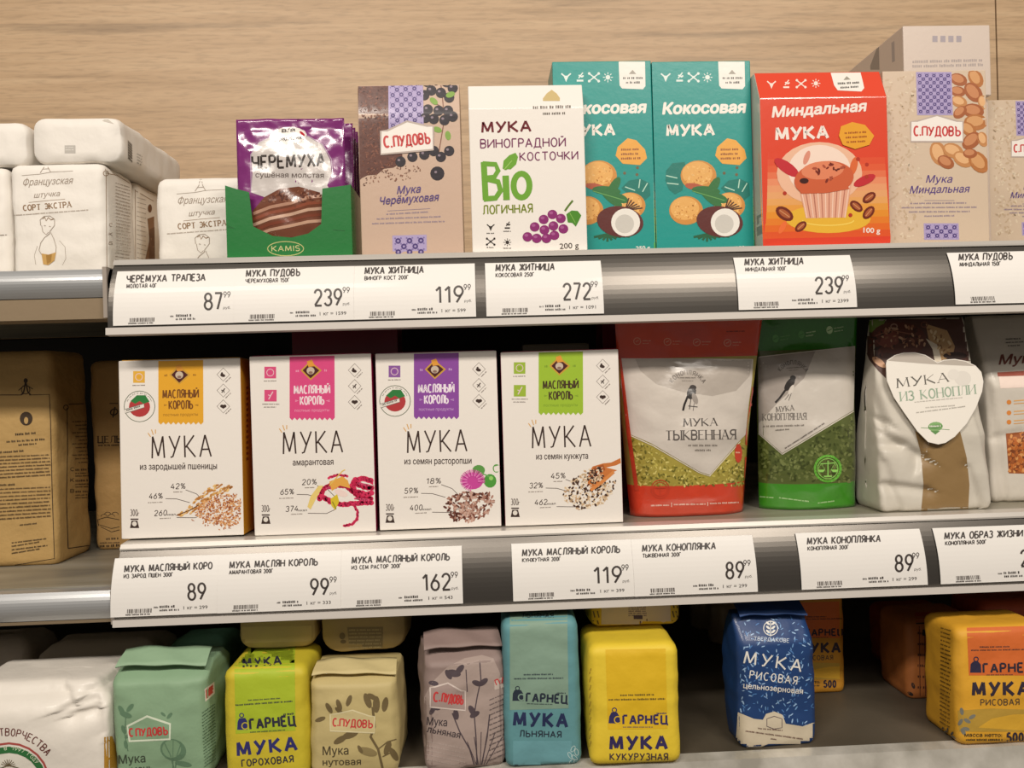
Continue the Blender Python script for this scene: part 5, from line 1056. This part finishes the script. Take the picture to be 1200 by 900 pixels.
# pea flour
r_, o_, A, dm = garnet_bag('yellow bag with lime green panel and blue lettering, left of the beige bag', 262, 361, 783, .668, 'C9B82E', cI, 71, 'ГОРОХОВАЯ', 'A8BC28', I_, I_, 1)
A.finish(); zI = dm[2]
A = Art(r_, [o_], cI, 'paper', grid=3.5, seed=3, normal=(0, 0, 1)); A.part('top_lettering'); A.p([(112, 200), (330, 196), (325, 270), (85, 274)], 'A8BC28'); A.sk('МУКА', 120, 282, 272, 270, 34, '2A2A3A', .24, gap=.36); A.finish()
r_, o_, A, dm = lying_bag('flour_bag', 'plain kraft bag bottom lying on top of the lime green panel bag', 279, 370, 706, 755, .712, 'B8A268', .12, 'paper', cI, 'lying bags on the lowest row', seed=72, Z=ZB+zI+.001)
A.part('closing_strip'); A.p([(98, 118), (408, 112), (408, 176), (104, 184)], 'C4AE74'); A.finish()
# chickpea
CB = 'BFAE78'
r_, o_, A, dm = bag('flour_bag', 'beige paper bag with chickpea plant drawing and red logo', 363, 467, 788, .667, ZB, .070, CB, 'paper', 'gable', cI, None, seed=74, amp=.0022, bulge=.004, ym=850, grid=3.5, ridge=.12)
w, d, h = dm; sheet('folded_top', r_, w*.96, d, h, 'C8B884', h*.95, .35, .019)
A.part('plant_drawing'); br = '6E5E3C'
A.l([(640, 440), (648, 520), (632, 560), (662, 610), (680, 686)], 10, br); A.l([(662, 610), (700, 580), (735, 570)], 5, br); A.l([(680, 640), (720, 620)], 5, br)
for x, y, rx, ro in ((430, 490, 22, -20), (465, 445, 24, 60), (505, 432, 24, 70), (545, 415, 24, 110), (505, 455, 20, 40), (620, 415, 32, 70), (655, 430, 34, 90), (640, 400, 24, 30), (690, 430, 30, 100), (550, 552, 34, -20), (510, 572, 30, -30), (620, 620, 40, 15), (590, 610, 18, 60), (700, 605, 30, 110), (725, 630, 30, 60)): A.e(x, y, rx, rx*.42, br if rx != 40 else '8A7A50', ro)
A.part('lettering'); pudov_logo(A, 470, 648, 470, 536, slope=8, fill='CBBC8A', rim='DDD2A8')
A.t('Мука', 440, 633, 543, 631, 34, '4A4028', .5); A.t('нутовая', 440, 675, 593, 672, 26, '4A4028', .5); A.finish()
zI = dm[2]
r_, o_, A, dm = lying_bag('flour_bag', 'beige bag lying on its side, stamped bottom facing out, above the chickpea bag', 375, 477, 706, 776, .714, 'B09A64', .12, 'paper', cI, 'lying bags on the lowest row', seed=75, Z=ZB+zI+.0005, r=.018, amp=.002)
A.part('stamp'); A.p([(538, 120), (682, 118), (680, 218), (640, 222), (600, 218), (598, 190), (545, 185)], '8A7A50')
for i in range(6): A.mic(545, 135+i*14, 676, 133+i*14, 7, 'B8A670')
A.e(518, 155, 12, 14, '7A6A44'); A.e(522, 178, 12, 8, '7A6A44'); A.finish()
A_z = None
# flax, purple grey
PC = '8F7C76'
r_, o_, A, dm = bag('flour_bag', 'mauve grey paper bag with flax drawing, red logo and slanting folded top', 492, 588, 756, .668, ZB, .066, PC, 'paper', 'gable', cI, None, seed=77, amp=.0026, bulge=.004, ym=840, grid=3.5, ridge=.15, rz=.14)
w, d, h = dm; f_ = sheet('folded_top', r_, w*.97, d, h, '8A7670', h*.955, .5, .020)
A.part('arch_panel'); A.p([(835, 685), (836, 480), (848, 400), (880, 340), (940, 280), (1010, 245), (1080, 232), (1125, 245), (1150, 300), (1165, 400), (1160, 685)], 'A8968E')
A.part('plant_drawing'); pd = '4E4248'
A.l([(1070, 255), (1075, 330), (1060, 400), (1048, 470), (1055, 560), (1060, 686)], 5, pd); A.l([(960, 465), (990, 540), (1030, 610), (1052, 686)], 5, pd); A.l([(1110, 470), (1100, 560), (1075, 686)], 5, pd); A.l([(1015, 290), (1020, 380)], 4, pd)
for x, y, rx, ro in ((965, 305, 30, 10), (990, 290, 24, -50), (945, 310, 22, 60), (1060, 345, 22, 20), (1085, 340, 22, -40), (1040, 455, 24, 60), (1050, 470, 22, -30), (885, 345, 20, 10), (890, 440, 24, 20), (880, 455, 18, -60), (975, 470, 22, 80)): A.e(x, y, rx, rx*.5, pd, ro)
for i in range(6): A.l([(1060+i*6, 680), (1020+i*28, 520+abs(i-3)*20)], 3, pd)
A.part('lettering'); pudov_logo(A, 872, 1012, 362, 440, slope=14, fill='A4908A', rim='D4C6BE')
A.t('Мука', 858, 512, 938, 518, 32, '3E3438', .5); A.t('льняная', 858, 540, 990, 566, 26, '3E3438', .5)
for i in range(5): A.mic(858, 580+i*18, 1010, 610+i*18, 6, 'B8A8A0')
A.part('side_lettering'); A.p([(1128, 335), (1200, 300), (1200, 350), (1130, 372)], 'C8B8AE'); A.sk('ПУД', 1138, 352, 1190, 330, 20, 'C43A3A', .22)
for i in range(13): A.mic(1110, 415+i*20, 1180, 385+i*20, 5, '5A4E50')
A.finish(); zI = dm[2]
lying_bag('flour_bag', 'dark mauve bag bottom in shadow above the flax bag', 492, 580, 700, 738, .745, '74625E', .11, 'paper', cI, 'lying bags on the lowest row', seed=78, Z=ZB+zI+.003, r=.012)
# teal flax flour
Xj = lambda a: 160+(a-98)*1.10; Yj = lambda b: 642+(b-625)*1.17
r_, o_, A, dm = bag('flour_bag', 'tall teal paper bag with dark blue lettering, tallest of the lowest row', 590, 680, 727, .668, ZB, .055, '5F949A', 'paper', 'flat', cJ, GBG, seed=81, amp=.0014, bulge=.002, ym=800, grid=3.5)
A.part('colour_panel'); A.p([(150, 20), (418, 18), (425, 560), (150, 568)], '809C8A')
A.part('brand_lettering'); tk = '1E2A3A'
A.mic(215, 406, 355, 404, 8, tk, 1); A.mic(170, 425, 405, 422, 8, tk, 1); A.p([(162, 525), (164, 490), (172, 474), (202, 474), (212, 490), (214, 525)], tk); A.ring(186, 466, 9, 4, tk); A.ring(204, 508, 14, 5, '809C8A'); A.sk('ГАРНЕЦ', 228, 528, 418, 536, 38, tk, .24, gap=.34); A.mic(370, 492, 414, 492, 7, tk); A.mic(230, 540, 350, 544, 5, tk)
A.part('title_lettering'); A.sk('МУКА', 168, 640, 416, 648, 62, '1E2A52', .24, gap=.36); A.sk('ЛЬНЯНАЯ', 196, 692, 390, 697, 28, tk, .19, gap=.3); A.sk('МУКА', 194, 103, 366, 104, 36, tk, .24, gap=.36); A.sk('ЛЬНЯНАЯ', 210, 134, 354, 135, 18, tk, .19, gap=.3)
A.part('lower_print'); A.p([(165, 712), (440, 712), (440, 835), (165, 835)], '6AA0A8'); A.sk('ЕМЕСЬ 500', 172, 848, 414, 850, 22, tk, .24, gap=.36)
for x, y, ro in ((432, 780, 60), (446, 750, -60), (452, 790, 40), (440, 810, -50), (462, 765, 80)): A.l(A.ep(x, y, 16, 8, ro, 10), 2.5, 'C8DCD8', True)
A.finish()
# corn flour
r_, o_, A, dm = bag('flour_bag', 'bright yellow paper bag with blue lettering, right of the teal bag', 692, 798, 756, .663, ZB, .068, 'E3C634', 'paper', 'flat', cJ, GBG, seed=83, amp=.0014, bulge=.003, ym=850, grid=3.5, rz=-.02)
A.part('colour_panel'); A.p([(598, 285), (880, 280), (888, 655), (610, 660)], 'DDB61C')
A.part('brand_lettering'); A.mic(668, 503, 828, 500, 9, '4A3A1C', 1); A.mic(612, 524, 880, 520, 9, '4A3A1C', 1)
ik = '2E2A5E'; A.p([(612, 630), (616, 598), (626, 578), (652, 578), (664, 598), (668, 632)], ik); A.ring(640, 568, 10, 4.5, ik); A.ring(656, 614, 16, 5, 'DDB61C'); A.sk('ГАРНЕЦ', 682, 634, 888, 632, 40, '33285A', .24, gap=.34); A.mic(838, 588, 888, 586, 8, ik); A.mic(680, 650, 820, 650, 5, ik)
A.part('title_lettering'); A.sk('МУКА', 620, 752, 884, 750, 60, '33285A', .26, gap=.36); A.sk('КУКУРУЗНАЯ', 620, 802, 890, 802, 30, '4A3A3A', .2, gap=.3); A.p([(560, 835), (940, 832), (940, 850), (560, 850)], 'B8A878')
A.finish()
A = Art(r_, [o_], cJ, 'paper', grid=3.5, seed=3, normal=(-1, 0, 0)); A.part('side_lettering')
for i in range(10): A.mic(526, 400+i*38, 534, 372+i*38, 6, 'A8862C')
A.finish(); zI = dm[2]
r_, o_, A, dm = lying_bag('flour_bag', 'yellow bag lying above the bright yellow bag, pinkish white bottom label', 690, 797, 694, 750, .709, 'D9B62C', .12, 'paper', cJ, 'lying bags on the lowest row', seed=84, Z=ZB+zI+.001, r=.008)
A.part('bottom_label'); A.p([(580, 40), (900, 30), (905, 172), (800, 180), (720, 186), (640, 200), (578, 202)], 'CDBEB2')
for i in range(5): A.mic(706, 88+i*10, 790, 88+i*10, 7, '6A5A7A', 1)
A.r(730, 124, 772, 142, '4A3A5A'); A.l([(762, 150), (762, 166), (792, 166), (792, 140)], 5, '4A3A5A')
A.part('side_lettering')
for x in (560, 540, 912, 928):
    for i in range(3): A.l([(x, 60+i*44), (x+8, 90+i*44)], 6, '5A4A1C')
A.finish()
# blue rice bag
BL = '193C70'
r_, o_, A, dm = bag('flour_bag', 'blue paper bag with white grain pattern, standing alone', 865, 956, 718, .682, ZB, .045, BL, 'sack', 'gable', cK, None, seed=91, amp=.0020, bulge=.004, ym=800, grid=3.5, ridge=.22, rz=.06)
A.part('grain_pattern'); A.sp([(150, 150), (415, 130), (440, 300), (445, 535), (325, 545), (300, 500), (150, 490)], 250, 8, ['6E9AC8', '9ABCE0', '4A7AB4'], .28)
A.part('cream_base'); A.p([(142, 488), (200, 512), (233, 516), (245, 494), (275, 485), (305, 497), (318, 530), (380, 540), (460, 512), (470, 660), (130, 660)], 'D2C6AE')
A.l([(248, 540), (248, 512), (275, 503), (304, 512), (304, 545), (275, 550)], 3, '5A4A50', True); A.mic(215, 550, 308, 558, 6, '6A4A40'); A.mic(170, 560, 385, 590, 6, '6A4A40'); A.mic(262, 588, 286, 591, 5, '6A4A40')
A.part('lettering'); wc = 'E6E4DC'; A.ring(262, 178, 26, 3, wc)
for y in (160, 175, 190):
    A.e(252, y, 9, 4, wc, 40); A.e(272, y, 9, 4, wc, -40)
A.l([(262, 150), (262, 208)], 3, wc); A.t('ТВЕРДАКОВЕ', 200, 222, 330, 230, 13, 'C8D4E0', .5)
A.sk('МУКА', 162, 306, 372, 338, 44, wc, .14, gap=.4); A.sk('РИСОВАЯ', 184, 362, 358, 385, 28, wc, .13, gap=.4); A.t('цельнозерновая', 162, 398, 380, 420, 20, wc, .5); A.finish()
w, d, h = dm; sheet('folded_top', r_, w*.9, d, h, BL, h*.96, .5, .025)
# orange and yellow rice flour bags
def rice(label, xl, xr, yt, Y, seed, X, Y_, k, crop=cK, ym=780, rz=0, col='D89A2A', d=.055, full=True, h=None):
    r_, o_, A, dm = bag('flour_bag', label, xl, xr, yt, Y, ZB, d, col, 'paper', 'flat', crop, 'yellow and orange rice flour bags', seed=seed, amp=.0016, bulge=.003, ym=ym, grid=3.5, rz=rz, h=h)
    if full:
        A.part('colour_panel'); A.p([(X(988), Y_(176)), (X(1260), Y_(168)), (X(1260), Y_(352)), (X(996), Y_(352))], 'D0682A')
        A.part('brand_lettering'); A.mic(X(1036), Y_(250), X(1150), Y_(248), 6*k, '3A2A2A'); A.mic(X(1004), Y_(262), X(1230), Y_(258), 6*k, '3A2A2A')
        A.p([(X(1000), Y_(342)), (X(1002), Y_(310)), (X(1012), Y_(300)), (X(1030), Y_(300)), (X(1040), Y_(312)), (X(1042), Y_(342))], '2A2440'); A.ring(X(1022), Y_(292), 8*k, 4*k, '2A2440'); A.sk('ГАРНЕЦ', X(1050), Y_(342), X(1232), Y_(338), 32*k, '2A2030', .24, gap=.34); A.mic(X(1060), Y_(352), X(1160), Y_(351), 4*k, '2A2030')
        A.part('title_lettering'); A.sk('МУКА', X(1010), Y_(426), X(1216), Y_(424), 48*k, '2E2434', .26, gap=.36); A.sk('РИСОВАЯ', X(1040), Y_(463), X(1182), Y_(461), 22*k, '5A4630', .18, gap=.3)
        A.part('field_picture'); A.p([(X(955), Y_(482)), (X(1080), Y_(474)), (X(1260), Y_(480)), (X(1260), Y_(560)), (X(960), Y_(560))], 'B89438'); A.p([(X(1030), Y_(545)), (X(1080), Y_(512)), (X(1160), Y_(496)), (X(1260), Y_(494)), (X(1260), Y_(560))], 'D8A832')
        for x, y, ro in ((970, 485, 80), (990, 520, 30), (965, 525, -60), (985, 550, 10), (1008, 505, -30), (975, 560, 60)): A.e(X(x), Y_(y), 14*k, 7*k, '7A7A70', ro)
        A.t('масса нетто:', X(980), Y_(578), X(1118), Y_(579), 14*k, '3A2E1C', .8); A.mic(X(985), Y_(594), X(1120), Y_(594), 8*k, '3A2E1C'); A.sk('500', X(1138), Y_(598), X(1196), Y_(598), 32*k, '2E2434', .24, gap=.36)
    return r_, o_, A, dm
# nearest, turned a little so that its left side shows
r_, o_, A, dm = rice('yellow and orange rice flour bag, nearest, at the right edge', 1122, 1232, 735, .668, 95, I_, I_, 1, rz=.0, col='DDA42C')
A.finish(); A = Art(r_, [o_], cK, 'paper', grid=3.5, seed=3, normal=(-1, 0, 0)); A.part('side_lettering')
for i in range(24): A.mic(892, 178+i*15, 930, 190+i*15.5, 5, '4A3418', 1)
A.sp([(890, 540), (950, 560), (960, 600), (920, 590)], 14, 9, ['4A4A4A', '6A6A60']); A.finish()
r_, o_, A, dm = rice('orange striped rice flour bag behind the nearest one, printed side facing out', 1064, 1150, 726, .765, 96, I_, I_, 1, col='B06A34', full=False, d=.06)
A.part('side_lettering'); A.l([(800, 160), (868, 158)], 5, '3A1E14')
for x in (812, 832, 855): A.l([(x, 170), (x+4, 470)], 3, '5A2E1C')
for i in range(7): A.mic(806, 200+i*40, 860, 202+i*40, 10, '4A2618')
A.r(824, 182, 850, 205, '1E1210'); A.r(832, 440, 855, 462, '1E1210')
for x, y, ro in ((790, 390, 70), (780, 420, 30), (792, 450, -40), (786, 480, 60)): A.e(x, y, 12, 6, '2E2420', ro)
A.part('colour_panel'); A.p([(796, 120), (880, 116), (880, 150), (798, 154)], 'B0421E'); A.finish()
k_ = .74
r_, o_, A, dm = rice('orange and yellow rice flour bag standing behind the blue bag', 925, 992, 694, .79, 97, lambda a: 413+(a-1000)*k_-55, lambda b: 268+(b-426)*k_, k_, col='C48A28')
A.finish()
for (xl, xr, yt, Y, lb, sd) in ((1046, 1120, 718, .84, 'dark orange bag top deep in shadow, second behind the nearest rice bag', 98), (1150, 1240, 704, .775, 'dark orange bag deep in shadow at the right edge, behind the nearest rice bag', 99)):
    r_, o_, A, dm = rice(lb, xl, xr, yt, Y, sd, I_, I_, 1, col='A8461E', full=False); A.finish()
# small jars far back on the lowest shelf
for (x, y, Y, lb) in ((828, 790, 1.02, 'small pale jar far back on the lowest shelf, left one'), (850, 800, .96, 'small pale jar far back on the lowest shelf, beside the blue bag')):
    p_ = at(x, y, Y); o = tag(empty('jar', (p_.x, Y, ZB+.0004)), lb, 'jar', 'small jars far back')
    for nm, pr, cc in (('glass_body', [(0, 0), (.018, 0), (.020, .004), (.020, .045), (.015, .055), (0, .055)], '9A8A70'), ('lid', [(0, .0555), (.017, .0555), (.017, .068), (0, .069)], 'B8B0A0')):
        V, F = [], []; n = 20
        for r__, z in pr:
            for i in range(n): a = 2*PI*i/n; V.append((max(r__, .0003)*math.cos(a), max(r__, .0003)*math.sin(a), z))
        for j in range(len(pr)-1):
            for i in range(n): F.append((j*n+i, j*n+(i+1) % n, (j+1)*n+(i+1) % n, (j+1)*n+i))
        F.append(tuple(range(n))[::-1]); F.append(tuple((len(pr)-1)*n+i for i in range(n)))
        mesh(nm, V, F, M(cc, 'card'), o, smooth=True, fix=True)
